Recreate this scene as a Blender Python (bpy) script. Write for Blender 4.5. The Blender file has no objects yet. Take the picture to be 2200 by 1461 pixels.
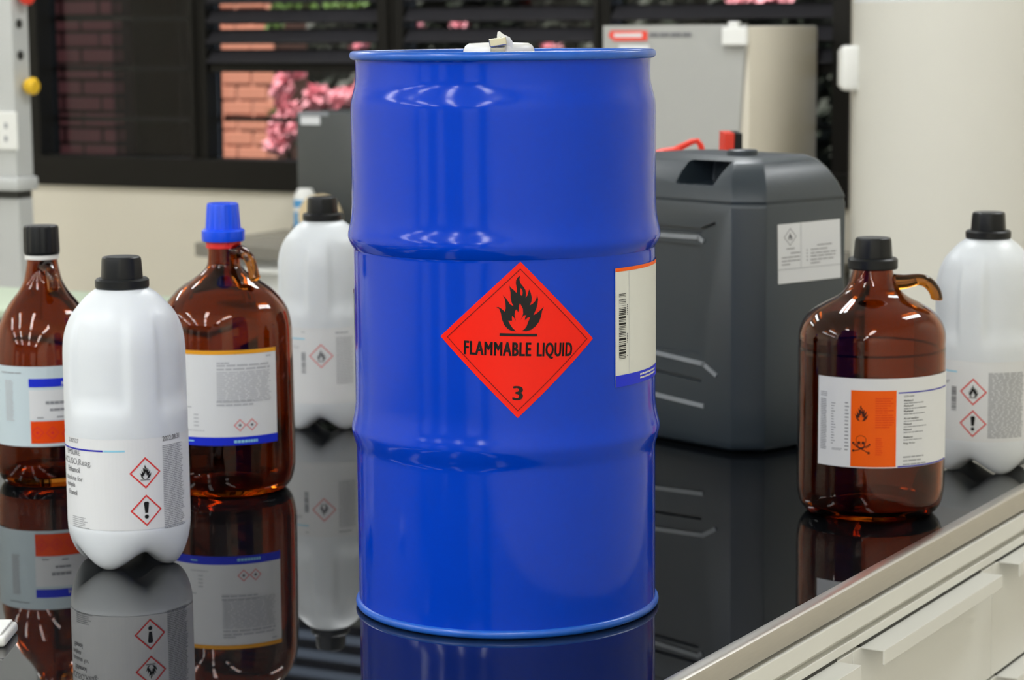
import bpy, bmesh, math, random
import numpy as np
from mathutils import Vector, Matrix
from mathutils.geometry import tessellate_polygon
random.seed(7)
PI = math.pi
scene = bpy.context.scene
COL = scene.collection

# ------------------------------------------------------------------ camera
F, PITCH, ROLL, HC = 4943.5, 0.13626, 0.00824, 0.54787      # focal length in pixels, tilt, roll, height over the bench
U0 = np.array([0, math.sin(PITCH), math.cos(PITCH)]); R0 = np.array([1.0, 0, 0])
FW = np.array([0, math.cos(PITCH), -math.sin(PITCH)])
RC = R0*math.cos(ROLL) - U0*math.sin(ROLL)
UC = R0*math.sin(ROLL) + U0*math.cos(ROLL)
CAM = np.array([0, 0, HC])
cd = bpy.data.cameras.new('camera'); cam = bpy.data.objects.new('camera', cd); COL.objects.link(cam)
cam.matrix_world = Matrix(((RC[0], UC[0], -FW[0], 0), (RC[1], UC[1], -FW[1], 0), (RC[2], UC[2], -FW[2], HC), (0, 0, 0, 1)))
cd.sensor_width = 36.0; cd.lens = F*36/2200
cd.clip_start = 0.05; cd.clip_end = 100
cd.dof.use_dof = True; cd.dof.focus_distance = 2.05; cd.dof.aperture_fstop = 10.5
scene.camera = cam
# ------------------------------------------------------------------ sky, sun, exposure
w = bpy.data.worlds.new('sky'); scene.world = w; w.use_nodes = True
bgn = w.node_tree.nodes['Background']; bgn.inputs[0].default_value = (0.62, 0.74, 0.92, 1); bgn.inputs[1].default_value = 0.55
sd = bpy.data.lights.new('sun', 'SUN'); sd.energy = 11.0; sd.angle = 0.01; sd.color = (1.0, 0.93, 0.84)
so = bpy.data.objects.new('sun', sd); COL.objects.link(so)
so.rotation_euler = Vector((0.30, 0.50, -1.10)).to_track_quat('-Z', 'Y').to_euler()
scene.view_settings.view_transform = 'Standard'; scene.view_settings.look = 'None'
scene.view_settings.gamma = 1.0; scene.view_settings.use_curve_mapping = False
scene.view_settings.exposure = 0.0
TUBE_W = 8.8           # watts of each fluorescent tube

# room frames: W along the window wall, T along the bench
W0 = np.array([-1.384, 6.695, 0]); WD = np.array([0.886, -0.463, 0]); WN = np.array([0.463, 0.886, 0])
WD = WD/np.linalg.norm(WD); WN = WN/np.linalg.norm(WN)
TA = np.array([0.1297, 1.8804, 0]); TU = np.array([0.509, 0.861, 0]); TV = np.array([-0.861, 0.509, 0])
TU = TU/np.linalg.norm(TU); TV = TV/np.linalg.norm(TV)
FLOOR = -0.90; CEIL = 1.90
def frame(o, x, y):      # 4x4 of a local frame with z up
    z = np.cross(x, y)
    return Matrix(((x[0], y[0], z[0], o[0]), (x[1], y[1], z[1], o[1]), (x[2], y[2], z[2], o[2]), (0, 0, 0, 1)))
MW = frame(W0, WD, WN)          # x along wall to the right, y out through the window
MT = frame(TA, TU, TV)          # x along the bench edge away from camera, y into the bench
def ray(px, py):
    a, b = (px-1100)/F, -(py-730.5)/F
    return FW + a*RC + b*UC
def onz(px, py, z=0.0):
    d = ray(px, py); return CAM + d*((z-HC)/d[2])
def onplane(px, py, P, n):
    d = ray(px, py); return CAM + d*(np.dot(np.array(P)-CAM, n)/np.dot(d, n))
def wallpt(px, py, off=0.0):    # (along, z) on a plane parallel to the window wall
    P = onplane(px, py, W0+WN*off, WN); return float(np.dot(P-W0, WD)), float(P[2])

# ------------------------------------------------------------------ materials
def s2l(c): return tuple(((v/255)/12.92 if v/255 <= 0.04045 else ((v/255+0.055)/1.055)**2.4) for v in c)
def mat(name, rgb, rough=0.5, metal=0.0, spec=0.5, noise=0.0, nscale=20.0, bump=0.0, bscale=60.0, coat=0.0, sss=0.0, emis=None, estr=0.0, stretch=None):
    m = bpy.data.materials.new(name); m.use_nodes = True
    if any(k in name for k in ('print', 'paper', 'vinyl')): spec = 0.2
    nt = m.node_tree; b = nt.nodes['Principled BSDF']
    b.inputs['Base Color'].default_value = (*rgb, 1); b.inputs['Roughness'].default_value = rough
    b.inputs['Metallic'].default_value = metal; b.inputs['Specular IOR Level'].default_value = spec
    b.inputs['Coat Weight'].default_value = coat
    if sss:
        b.inputs['Subsurface Weight'].default_value = sss; b.inputs['Subsurface Radius'].default_value = (0.02, 0.02, 0.02); b.inputs['Subsurface Scale'].default_value = 1.0
    if emis: b.inputs['Emission Color'].default_value = (*emis, 1); b.inputs['Emission Strength'].default_value = estr
    if noise or bump:
        tc = nt.nodes.new('ShaderNodeTexCoord'); mp = nt.nodes.new('ShaderNodeMapping')
        nt.links.new(tc.outputs['Object'], mp.inputs['Vector'])
        if stretch: mp.inputs['Scale'].default_value = stretch
    if noise:
        n = nt.nodes.new('ShaderNodeTexNoise'); n.inputs['Scale'].default_value = nscale; n.inputs['Detail'].default_value = 4
        nt.links.new(mp.outputs['Vector'], n.inputs['Vector'])
        r = nt.nodes.new('ShaderNodeMixRGB'); r.inputs[1].default_value = (*[v*(1-noise) for v in rgb], 1); r.inputs[2].default_value = (*[min(1, v*(1+noise)) for v in rgb], 1)
        nt.links.new(n.outputs['Fac'], r.inputs[0]); nt.links.new(r.outputs[0], b.inputs['Base Color'])
    if bump:
        n2 = nt.nodes.new('ShaderNodeTexNoise'); n2.inputs['Scale'].default_value = bscale; n2.inputs['Detail'].default_value = 3
        nt.links.new(mp.outputs['Vector'], n2.inputs['Vector'])
        bp = nt.nodes.new('ShaderNodeBump'); bp.inputs['Strength'].default_value = bump; bp.inputs['Distance'].default_value = 0.001
        nt.links.new(n2.outputs['Fac'], bp.inputs['Height']); nt.links.new(bp.outputs['Normal'], b.inputs['Normal'])
    return m
def glass(name, rgb, rough=0.0, ior=1.5):
    m = bpy.data.materials.new(name); m.use_nodes = True; b = m.node_tree.nodes['Principled BSDF']
    b.inputs['Base Color'].default_value = (*rgb, 1); b.inputs['Roughness'].default_value = rough
    b.inputs['IOR'].default_value = ior; b.inputs['Transmission Weight'].default_value = 1.0
    return m
def tinted(name, rgb):
    m = bpy.data.materials.new(name); m.use_nodes = True; nt = m.node_tree; nt.nodes.clear()
    o = nt.nodes.new('ShaderNodeOutputMaterial'); g = nt.nodes.new('ShaderNodeBsdfGlass')
    g.inputs['Color'].default_value = (*rgb, 1); g.inputs['Roughness'].default_value = 0; g.inputs['IOR'].default_value = 1.46
    nt.links.new(g.outputs[0], o.inputs[0]); return m
def pane_glass(name, tint):
    m = bpy.data.materials.new(name); m.use_nodes = True; nt = m.node_tree; nt.nodes.clear()
    o = nt.nodes.new('ShaderNodeOutputMaterial'); t = nt.nodes.new('ShaderNodeBsdfTransparent'); g = nt.nodes.new('ShaderNodeBsdfGlossy')
    t.inputs[0].default_value = (*tint, 1); g.inputs['Roughness'].default_value = 0.01
    f = nt.nodes.new('ShaderNodeFresnel'); f.inputs[0].default_value = 1.25; x = nt.nodes.new('ShaderNodeMixShader')
    nt.links.new(f.outputs[0], x.inputs[0]); nt.links.new(t.outputs[0], x.inputs[1]); nt.links.new(g.outputs[0], x.inputs[2]); nt.links.new(x.outputs[0], o.inputs[0])
    return m
def bench_black():
    m = mat('black_epoxy', (0.004, 0.0045, 0.0055), 0.035, spec=0.52)
    nt = m.node_tree; b = nt.nodes['Principled BSDF']
    tc = nt.nodes.new('ShaderNodeTexCoord')
    n = nt.nodes.new('ShaderNodeTexNoise'); n.inputs['Scale'].default_value = 9; n.inputs['Detail'].default_value = 5
    nt.links.new(tc.outputs['Object'], n.inputs['Vector'])
    mr = nt.nodes.new('ShaderNodeMapRange'); mr.inputs[1].default_value = 0.35; mr.inputs[2].default_value = 0.75; mr.inputs[3].default_value = 0.008; mr.inputs[4].default_value = 0.02
    nt.links.new(n.outputs['Fac'], mr.inputs[0]); nt.links.new(mr.outputs[0], b.inputs['Roughness'])
    v = nt.nodes.new('ShaderNodeTexVoronoi'); v.inputs['Scale'].default_value = 38          # dust specks
    nt.links.new(tc.outputs['Object'], v.inputs['Vector'])
    lt = nt.nodes.new('ShaderNodeMath'); lt.operation = 'LESS_THAN'; lt.inputs[1].default_value = 0.02
    nt.links.new(v.outputs['Distance'], lt.inputs[0])
    mx = nt.nodes.new('ShaderNodeMixRGB'); mx.inputs[1].default_value = (0.004, 0.0045, 0.0055, 1); mx.inputs[2].default_value = (0.10, 0.10, 0.10, 1)
    nt.links.new(lt.outputs[0], mx.inputs[0]); nt.links.new(mx.outputs[0], b.inputs['Base Color'])
    return m
M = dict(
    drum=mat('blue_paint', (0.0, 0.042, 0.50), 0.12, spec=0.26, noise=0.06, nscale=14, bump=0.05, bscale=9),
    rim=mat('blue_rim_paint', (0.012, 0.105, 0.50), 0.28, noise=0.15, nscale=60),
    red=mat('red_vinyl', (0.86, 0.016, 0.006), 0.32, noise=0.03),
    black=mat('black_print', (0.012, 0.012, 0.012), 0.5, noise=0.05),
    maroon=mat('dark_red_print', (0.16, 0.006, 0.006), 0.5, noise=0.05),
    darkbrown=mat('brown_print', (0.07, 0.014, 0.006), 0.5, noise=0.05),
    grey=mat('grey_print', (0.30, 0.31, 0.33), 0.6, noise=0.05), pale=mat('pale_grey_print', (0.50, 0.51, 0.53), 0.6, noise=0.05),
    mid=mat('mid_grey_print', (0.17, 0.17, 0.18), 0.6, noise=0.05),
    ghsred=mat('red_print', (0.72, 0.03, 0.03), 0.5, noise=0.03), pink=mat('faded_red_print', (0.75, 0.25, 0.25), 0.5, noise=0.03),
    paper=mat('white_paper', (0.74, 0.75, 0.76), 0.5, noise=0.015, nscale=8), paperblue=mat('pale_blue_paper', (0.58, 0.68, 0.72), 0.5, noise=0.02, nscale=8),
    papergrey=mat('off_white_paper', (0.66, 0.67, 0.63), 0.5, noise=0.015, nscale=8),
    orange=mat('orange_print', (0.92, 0.12, 0.002), 0.45, noise=0.02), redorange=mat('red_orange_print', (0.80, 0.065, 0.002), 0.45, noise=0.02),
    amberband=mat('yellow_orange_print', (0.85, 0.38, 0.02), 0.45, noise=0.02),
    blue=mat('blue_print', (0.012, 0.03, 0.62), 0.45, noise=0.02), dblue=mat('dark_blue_print', (0.02, 0.02, 0.40), 0.45, noise=0.02),
    cyan=mat('light_blue_print', (0.28, 0.62, 0.80), 0.45, noise=0.02),
    hdpe=mat('white_polyethylene', (0.73, 0.765, 0.80), 0.38, noise=0.02, nscale=6, bump=0.04, bscale=40, sss=0.25),
    cap=mat('black_plastic', (0.007, 0.008, 0.009), 0.38, spec=0.3, noise=0.1, bump=0.06, bscale=300),
    bluecap=mat('blue_plastic', (0.006, 0.085, 0.90), 0.28, noise=0.04),
    redring=mat('red_plastic', (0.75, 0.02, 0.02), 0.35, noise=0.04), whitecap=mat('white_plastic', (0.80, 0.80, 0.77), 0.35, noise=0.03),
    can=mat('grey_polyethylene', (0.022, 0.033, 0.044), 0.40, spec=0.65, noise=0.12, nscale=9, bump=0.12, bscale=90),
    canrib=mat('highlight_grey_polyethylene', (0.27, 0.29, 0.31), 0.5, noise=0.15, nscale=40),
    amber=glass('amber_glass', (0.46, 0.155, 0.018), ior=1.40), amberin=tinted('amber_glass_inside', (0.62, 0.345, 0.115)),
    metal=mat('zinc_metal', (0.62, 0.60, 0.48), 0.25, 1.0, noise=0.08), steel=mat('brushed_steel', (0.55, 0.53, 0.50), 0.33, 1.0, noise=0.06, nscale=8, stretch=(4, 60, 60)),
    top=bench_black(),
    cab=mat('cream_lacquered_steel', (0.74, 0.74, 0.70), 0.42, noise=0.02, nscale=5), cabdark=mat('dark_gap', (0.03, 0.03, 0.025), 0.7, noise=0.05),
    wall=mat('cream_paint', (0.80, 0.75, 0.63), 0.6, spec=0.2, noise=0.03, nscale=3, bump=0.05, bscale=120), columnp=mat('cream_column_paint', (0.63, 0.615, 0.555), 0.6, spec=0.2, noise=0.03, nscale=3, bump=0.05, bscale=120), wallgrey=mat('grey_paint', (0.16, 0.16, 0.155), 0.6, noise=0.03), white=mat('white_paint', (0.78, 0.80, 0.81), 0.6, noise=0.02, nscale=3),
    floor=mat('vinyl_floor', (0.50, 0.49, 0.46), 0.3, noise=0.1, nscale=4),
    frame=mat('dark_bronze_aluminium', (0.010, 0.009, 0.007), 0.5, spec=0.2, noise=0.08), slat=mat('dark_louver_glass', (0.035, 0.034, 0.038), 0.12, noise=0.1),
    pane=pane_glass('window_glass', (0.86, 0.87, 0.88)),
    bench2=mat('grey_worktop', (0.25, 0.235, 0.20), 0.25, noise=0.05, nscale=8), greentop=mat('pale_green_worktop', (0.50, 0.58, 0.44), 0.4, noise=0.05),
    grey_case=mat('grey_enamel', (0.40, 0.40, 0.38), 0.4, noise=0.03), grey_side=mat('beige_enamel', (0.72, 0.67, 0.56), 0.4, noise=0.03),
    charcoal=mat('charcoal_plastic', (0.075, 0.08, 0.078), 0.45, noise=0.06), panelw=mat('white_enamel', (0.52, 0.53, 0.52), 0.4, noise=0.02),
    yellow=mat('yellow_plastic', (0.75, 0.46, 0.02), 0.35, noise=0.05), redp=mat('bright_red_plastic', (0.85, 0.05, 0.025), 0.35, noise=0.05),
    beige=mat('beige_tape', (0.72, 0.58, 0.36), 0.5, noise=0.05), skyblue=mat('sky_blue_print', (0.10, 0.35, 0.65), 0.4, noise=0.05),
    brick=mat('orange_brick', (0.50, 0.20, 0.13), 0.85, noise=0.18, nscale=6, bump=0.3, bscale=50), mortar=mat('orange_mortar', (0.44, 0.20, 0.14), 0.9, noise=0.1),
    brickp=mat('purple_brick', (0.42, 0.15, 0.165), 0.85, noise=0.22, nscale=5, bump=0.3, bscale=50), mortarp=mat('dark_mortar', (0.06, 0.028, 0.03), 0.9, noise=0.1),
    woodshade=mat('wood_and_shade_brown', (0.014, 0.006, 0.004), 0.8, spec=0.1, noise=0.2),
    leaf=mat('shaded_green_leaf', (0.012, 0.018, 0.010), 0.6, noise=0.3, nscale=3), leafl=mat('fresh_green_leaf', (0.10, 0.19, 0.035), 0.6, noise=0.3, nscale=3),  # first leaf colour has the hedge's shade painted in
    petal=mat('pink_bract', (0.90, 0.42, 0.49), 0.7, noise=0.1, nscale=6), ground=mat('garden_ground', (0.06, 0.06, 0.045), 0.9, noise=0.2, nscale=2),
    tube=mat('fluorescent_tube', (0.9, 0.9, 0.9), 0.4, noise=0.01, emis=(1, 1, 1), estr=6.0), housing=mat('white_lamp_housing', (0.8, 0.8, 0.8), 0.4, noise=0.02),
)

# ------------------------------------------------------------------ object helpers
def empty(name, loc=(0, 0, 0), label=None, cat=None, group=None, kind=None, matrix=None):
    o = bpy.data.objects.new(name, None); COL.objects.link(o); o.empty_display_size = 0.02
    if matrix is not None: o.matrix_world = matrix
    else: o.location = loc
    tag(o, label, cat, group, kind); return o
def tag(o, label=None, cat=None, group=None, kind=None):
    if label: o['label'] = label
    if cat: o['category'] = cat
    if group: o['group'] = group
    if kind: o['kind'] = kind
    return o
def fin(name, me, m, parent=None, sharp=None, kind=None, label=None, matrix=None):
    for i in (m if isinstance(m, (list, tuple)) else [m]): me.materials.append(i)
    if sharp is not None:
        me.shade_smooth(); me.set_sharp_from_angle(angle=math.radians(sharp))
    o = bpy.data.objects.new(name, me); COL.objects.link(o)
    if parent: o.parent = parent
    if matrix is not None: o.matrix_world = matrix
    if kind: o['kind'] = kind
    if label: o['label'] = label
    return o
def obj(name, bm, m, parent=None, sharp=None, kind=None, label=None, matrix=None):
    me = bpy.data.meshes.new(name); bm.to_mesh(me); bm.free()
    return fin(name, me, m, parent, sharp, kind, label, matrix)
def box(x0, x1, y0, y1, z0, z1, bev=0.0, seg=2, bm=None):
    t = bmesh.new()
    vs = [t.verts.new((x, y, z)) for z in (z0, z1) for y in (y0, y1) for x in (x0, x1)]
    for f in ((0, 2, 3, 1), (4, 5, 7, 6), (0, 1, 5, 4), (2, 6, 7, 3), (0, 4, 6, 2), (1, 3, 7, 5)): t.faces.new([vs[i] for i in f])
    if bev: bmesh.ops.bevel(t, geom=t.edges[:], offset=bev, segments=seg, affect='EDGES', profile=0.5)
    if bm is None: return t
    me = bpy.data.meshes.new('t'); t.to_mesh(me); t.free(); bm.from_mesh(me); bpy.data.meshes.remove(me); return bm
def lathe(prof, n=96, cx=0.0, cy=0.0, bm=None, facets=None, closed=False):
    bm = bm or bmesh.new(); rings = []
    for r, z in prof:
        if r < 1e-6: rings.append([bm.verts.new((cx, cy, z))])
        else: rings.append([bm.verts.new((cx+r*math.cos(2*PI*i/n), cy+r*math.sin(2*PI*i/n), z)) for i in range(n)])
    pairs = list(zip(rings[:-1], rings[1:]))
    if closed: pairs.append((rings[-1], rings[0]))
    for a, b in pairs:
        for i in range(n):
            j = (i+1) % n
            if len(a) == 1 and len(b) == 1: continue
            if len(a) == 1: bm.faces.new((a[0], b[j], b[i]))
            elif len(b) == 1: bm.faces.new((a[i], a[j], b[0]))
            else: bm.faces.new((a[i], a[j], b[j], b[i]))
    return bm
def smoothprof(pts, n=6):       # Catmull-Rom through (r, z)
    P = [np.array(p, float) for p in pts]; out = []
    for i in range(len(P)-1):
        p0, p1, p2, p3 = P[max(i-1, 0)], P[i], P[i+1], P[min(i+2, len(P)-1)]
        for k in range(n):
            t = k/n
            out.append(tuple(0.5*((2*p1)+(-p0+p2)*t+(2*p0-5*p1+4*p2-p3)*t*t+(-p0+3*p1-3*p2+p3)*t**3)))
    out.append(tuple(P[-1])); return out
def tube(path, rad, n=12, bm=None, flat=1.0):
    bm = bm or bmesh.new(); P = [Vector(p) for p in path]; rings = []
    up = None
    for i, p in enumerate(P):
        t = (P[min(i+1, len(P)-1)]-P[max(i-1, 0)]).normalized()
        if up is None: up = t.orthogonal().normalized()
        up = (up - t*up.dot(t)).normalized(); s = t.cross(up)
        r = rad[i] if isinstance(rad, (list, tuple)) else rad
        rings.append([bm.verts.new(p+up*(r*math.cos(2*PI*k/n))+s*(r*flat*math.sin(2*PI*k/n))) for k in range(n)])
    for a, b in zip(rings[:-1], rings[1:]):
        for k in range(n): bm.faces.new((a[k], a[(k+1) % n], b[(k+1) % n], b[k]))
    bm.faces.new(rings[0][::-1]); bm.faces.new(rings[-1]); return bm
def prism(poly, x, y, z, depth, bm=None, o=(0, 0, 0)):   # 2D polygon in axes x,y extruded along z
    bm = bm or bmesh.new(); x, y, z, o = Vector(x), Vector(y), Vector(z), Vector(o)
    a = [bm.verts.new(o+x*p[0]+y*p[1]) for p in poly]; b = [bm.verts.new(o+x*p[0]+y*p[1]+z*depth) for p in poly]
    n = len(poly)
    bm.faces.new(a[::-1]); bm.faces.new(b)
    for i in range(n): bm.faces.new((a[i], a[(i+1) % n], b[(i+1) % n], b[i]))
    bmesh.ops.recalc_face_normals(bm, faces=bm.faces[:]); return bm
def baked(bm, *mods, boolean=None):   # apply modifiers to a bmesh without operators
    me = bpy.data.meshes.new('bake'); bm.to_mesh(me); bm.free()
    o = bpy.data.objects.new('bake', me); COL.objects.link(o); cut = []
    for kind, kw in mods:
        md = o.modifiers.new(kind, kind)
        for k, v in kw.items(): setattr(md, k, v)
    for c in (boolean or []):
        cm = bpy.data.meshes.new('cut'); c.to_mesh(cm); c.free(); co = bpy.data.objects.new('cut', cm); COL.objects.link(co); cut.append(co)
        md = o.modifiers.new('b', 'BOOLEAN'); md.operation = 'DIFFERENCE'; md.solver = 'EXACT'; md.object = co
    dg = bpy.context.evaluated_depsgraph_get(); dg.update()
    r = bpy.data.meshes.new_from_object(o.evaluated_get(dg), depsgraph=dg)
    for c in [o]+cut:
        d = c.data; bpy.data.objects.remove(c); bpy.data.meshes.remove(d)
    return r
_tc = {}
def text_polys(s, bold=0.0):
    k = (s, bold)
    if k in _tc: return _tc[k]
    c = bpy.data.curves.new('t', 'FONT'); c.body = s; c.size = 1; c.space_character = 1.0+bold; c.resolution_u = 3
    o = bpy.data.objects.new('t', c); COL.objects.link(o)
    dg = bpy.context.evaluated_depsgraph_get(); dg.update()
    me = o.evaluated_get(dg).to_mesh()
    V = [(v.co.x, v.co.y) for v in me.vertices]; T = [tuple(p.vertices) for p in me.polygons]
    o.evaluated_get(dg).to_mesh_clear(); bpy.data.objects.remove(o); bpy.data.curves.remove(c)
    _tc[k] = (V, T); return _tc[k]

# ------------------------------------------------------------------ printing on surfaces
class Cyl:                      # the wall of an upright round thing; s runs to the right seen from the camera
    def __init__(self, cx, cy, R): self.cx, self.cy, self.R = cx, cy, R; self.b = math.atan2(-cy, -cx)
    def sz(self, px, py):
        d = ray(px, py); ox, oy = -self.cx, -self.cy
        a = d[0]**2+d[1]**2; b = ox*d[0]+oy*d[1]; c = ox*ox+oy*oy-self.R**2
        P = CAM+d*((-b-math.sqrt(max(b*b-a*c, 0)))/a)
        th = (math.atan2(P[1]-self.cy, P[0]-self.cx)-self.b+PI) % (2*PI)-PI
        return th*self.R, P[2]
    def P(self, s, z, off): 
        t = self.b+s/self.R; r = self.R+off; return Vector((r*math.cos(t), r*math.sin(t), z))
    step = 0.004
class Flat:                     # an upright flat face: origin, s axis, normal
    step = None
    def __init__(self, o, x, n): self.o, self.x, self.n = np.array(o, float), np.array(x, float), np.array(n, float)
    def sz(self, px, py):
        P = onplane(px, py, self.o, self.n); return float(np.dot(P-self.o, self.x)), float(P[2]-self.o[2])
    def P(self, s, z, off): return Vector(tuple(self.o+self.x*s+self.n*off+np.array([0, 0, z])))
class Ink:
    def __init__(self, surf): self.f = surf; self.bm = bmesh.new()
    def poly(self, pts, holes=()):
        loops = [[Vector((*p, 0)) for p in pts]]+[[Vector((*p, 0)) for p in h] for h in holes]
        flat = [v for l in loops for v in l]; vs = [self.bm.verts.new(v) for v in flat]
        for t in tessellate_polygon(loops):
            if len(set(t)) == 3:
                try: self.bm.faces.new([vs[i] for i in t])
                except ValueError: pass
        return self
    def rect(self, s0, z0, s1, z1): return self.poly([(s0, z0), (s1, z0), (s1, z1), (s0, z1)])
    def pxpoly(self, pts, holes=()): return self.poly([self.f.sz(*p) for p in pts], [[self.f.sz(*p) for p in h] for h in holes])
    def pxrect(self, x0, y0, x1, y1): # corners on the photo, level on the thing
        a, b = self.f.sz(x0, y0), self.f.sz(x1, y1); return self.rect(min(a[0], b[0]), min(a[1], b[1]), max(a[0], b[0]), max(a[1], b[1]))
    def line(self, pts, wd):
        for (a, b) in zip(pts[:-1], pts[1:]):
            d = np.array(b)-np.array(a); L = np.linalg.norm(d)
            if L < 1e-9: continue
            d = d/L; n = np.array([-d[1], d[0]])*wd/2; e = d*wd*0.35
            self.poly([tuple(np.array(a)-n-e), tuple(np.array(b)-n+e), tuple(np.array(b)+n+e), tuple(np.array(a)+n-e)])
        return self
    def pxline(self, pts, wd): return self.line([self.f.sz(*p) for p in pts], wd)
    def text(self, s, p0, p1, h=None, bold=0.0, px=True):   # baseline from p0 to p1, capital height h
        V, T = text_polys(s, 0.12 if bold > 0.04 else 0.0)
        a, b = (self.f.sz(*p0), self.f.sz(*p1)) if px else (p0, p1)
        a, b = np.array(a), np.array(b); x0, x1 = min(v[0] for v in V), max(v[0] for v in V)
        ux = (b-a)/(x1-x0); sc = np.linalg.norm(ux); uy = np.array([-ux[1], ux[0]])*((h/0.70)/sc if h else 1.0)
        for sh, sv in (((0.0, 0.0),) if not bold else ((-bold, 0.0), (bold, 0.0)) if bold < 0.025 else ((-bold, 0.0), (0.0, 0.0), (bold, 0.0)) if bold < 0.04 else [(i*bold, j*0.014) for i in (-1, 0, 1) for j in (-1, 1)]):
            vs = [self.bm.verts.new((*(a+ux*(v[0]-x0+sh)+uy*(v[1]+sv)), 0)) for v in V]
            for t in T:
                try: self.bm.faces.new([vs[i] for i in t])
                except ValueError: pass
        return self
    def lines(self, x0, y0, x1, y1, n, fill=0.5, ragged=0.25, words=4, rnd=None):  # rows too small to read
        rnd = rnd or random; (s0, za), (s1, zb) = self.f.sz(x0, y0), self.f.sz(x1, y1)
        for i in range(n):
            z = za+(zb-za)*(i+0.5)/n; hh = abs(zb-za)/n*fill/2; e = s1-(s1-s0)*rnd.uniform(0, ragged); s = s0
            while s < e-(s1-s0)*0.03:
                t = min(e, s+(s1-s0)/words*rnd.uniform(0.5, 1.3)); self.rect(s, z-hh, t, z+hh); s = t+(s1-s0)*0.025
        return self
    def diamond(self, c, hs, hz, wd=None, rot=0.0):
        def q(k): return [(c[0]+k*(a*math.cos(rot)-b*math.sin(rot)), c[1]+k*(a*math.sin(rot)+b*math.cos(rot))) for a, b in ((-hs, 0), (0, -hz), (hs, 0), (0, hz))]
        if wd is None: return self.poly(q(1))
        o, i = q(1), q(1-wd/min(hs, hz)*1.41)
        for k in range(4): self.poly([o[k], o[(k+1) % 4], i[(k+1) % 4], i[k]])
        return self
    def disc(self, c, r, n=16): return self.poly([(c[0]+r*math.cos(2*PI*k/n), c[1]+r*math.sin(2*PI*k/n)) for k in range(n)])
    def flame(self, c, h, bar=True):
        k = h/1120.0
        def m(P): return [(c[0]+(x-655)*k, c[1]-(y-750)*k) for x, y in P]
        self.poly(m(FLAME), [m(FHOLE)])
        if bar: self.poly(m([(285, 1300), (975, 1312), (975, 1262), (290, 1250)]))
        return self
    def bang(self, c, h):
        w_ = h*0.15; self.poly([(c[0]-w_*0.55, c[1]-h*0.15), (c[0]+w_*0.55, c[1]-h*0.15), (c[0]+w_, c[1]+h*0.42), (c[0]+w_*0.6, c[1]+h*0.5), (c[0]-w_*0.6, c[1]+h*0.5), (c[0]-w_, c[1]+h*0.42)])
        return self.disc((c[0], c[1]-h*0.36), h*0.12)
    def done(self, name, m, parent, off, kind=None, label=None, fine=None):
        bm = self.bm; st = fine or self.f.step
        if st:
            xs = [v.co.x for v in bm.verts]
            k0, k1 = int(math.floor(min(xs)/st))+1, int(math.ceil(max(xs)/st))
            for k in range(k0, k1):
                bmesh.ops.bisect_plane(bm, geom=bm.verts[:]+bm.edges[:]+bm.faces[:], plane_co=(k*st, 0, 0), plane_no=(1, 0, 0), dist=1e-7)
        for f_ in bm.faces:
            if f_.normal.z < 0: f_.normal_flip()
        for v in bm.verts: v.co = self.f.P(v.co.x, v.co.y, off)
        return obj(name, bm, m, parent, kind=kind, label=label)
FLAME = [(225, 770), (275, 770), (320, 800), (385, 855), (400, 790), (395, 690), (380, 610), (345, 550), (400, 600), (440, 660), (480, 720), (545, 752), (510, 690), (490, 600), (488, 500), (465, 370), (490, 410), (540, 450), (600, 510),
         (605, 430), (585, 330), (592, 270), (620, 222), (662, 190), (650, 260), (670, 330), (720, 390), (760, 450), (772, 520), (765, 600), (800, 550), (815, 490), (830, 440), (860, 510), (876, 590), (870, 670), (838, 738), (890, 710), (940, 660), (965, 600), (975, 545),
         (993, 620), (985, 700), (960, 800), (905, 920), (960, 890), (1020, 840), (1100, 760), (1065, 840), (1050, 930), (1010, 1040), (940, 1130), (860, 1190), (780, 1215), (690, 1210), (740, 1180), (780, 1130), (810, 1050), (850, 950), (800, 965), (750, 1010), (755, 960), (780, 915),
         (730, 920), (670, 1010), (700, 950), (720, 890), (715, 800), (690, 750), (662, 695), (640, 750), (640, 800), (630, 870), (612, 830), (590, 810), (570, 850), (562, 920), (585, 1025), (555, 970), (515, 925), (512, 970), (515, 1020), (440, 1018), (480, 1090), (520, 1150), (590, 1217),
         (500, 1207), (430, 1165), (370, 1095), (330, 990), (310, 880), (280, 800)]
FHOLE = [(668, 412), (662, 470), (664, 520), (680, 558), (702, 555), (712, 500), (702, 450)]

# ------------------------------------------------------------------ room shell
def wbox(name, x0, x1, y0, y1, z0, z1, m, parent=None, bev=0.0, kind=None, label=None, sharp=None):
    if parent is None: return obj(name, box(x0, x1, y0, y1, z0, z1, bev), m, None, sharp, kind, label, matrix=MW)
    return obj(name, box(x0, x1, y0, y1, z0, z1, bev), m, parent, sharp, kind, label)
XL, XR, YB = -1.6, 5.0, -9.5
wbox('floor', XL, XR, YB, 0.12, FLOOR-0.1, FLOOR, M['floor'], kind='structure')
wbox('ceiling', XL-0.2, XR+0.2, YB-0.2, 0.85, CEIL, CEIL+0.12, M['white'], kind='structure')  # runs on past the window wall as an added eave shading the pier
wb = empty('wall_back', kind='structure', matrix=MW)
wbox('sill_wall', XL, XR, 0.0, 0.12, FLOOR, 0.10, M['wall'], wb); wbox('header_wall', XL, XR, 0.0, 0.12, 1.55, CEIL, M['wall'], wb)
wbox('side_wall', XL, -0.03, 0.0, 0.12, 0.10, 1.55, M['wall'], wb); wbox('side_wall', 2.483, XR, 0.0, 0.12, 0.10, 1.55, M['wall'], wb)
wbox('wall_left', XL-0.12, XL, YB, 0.12, FLOOR, CEIL, M['wall'], kind='structure')
wbox('wall_right', XR, XR+0.12, YB, 0.12, FLOOR, CEIL, M['wall'], kind='structure')
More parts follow.
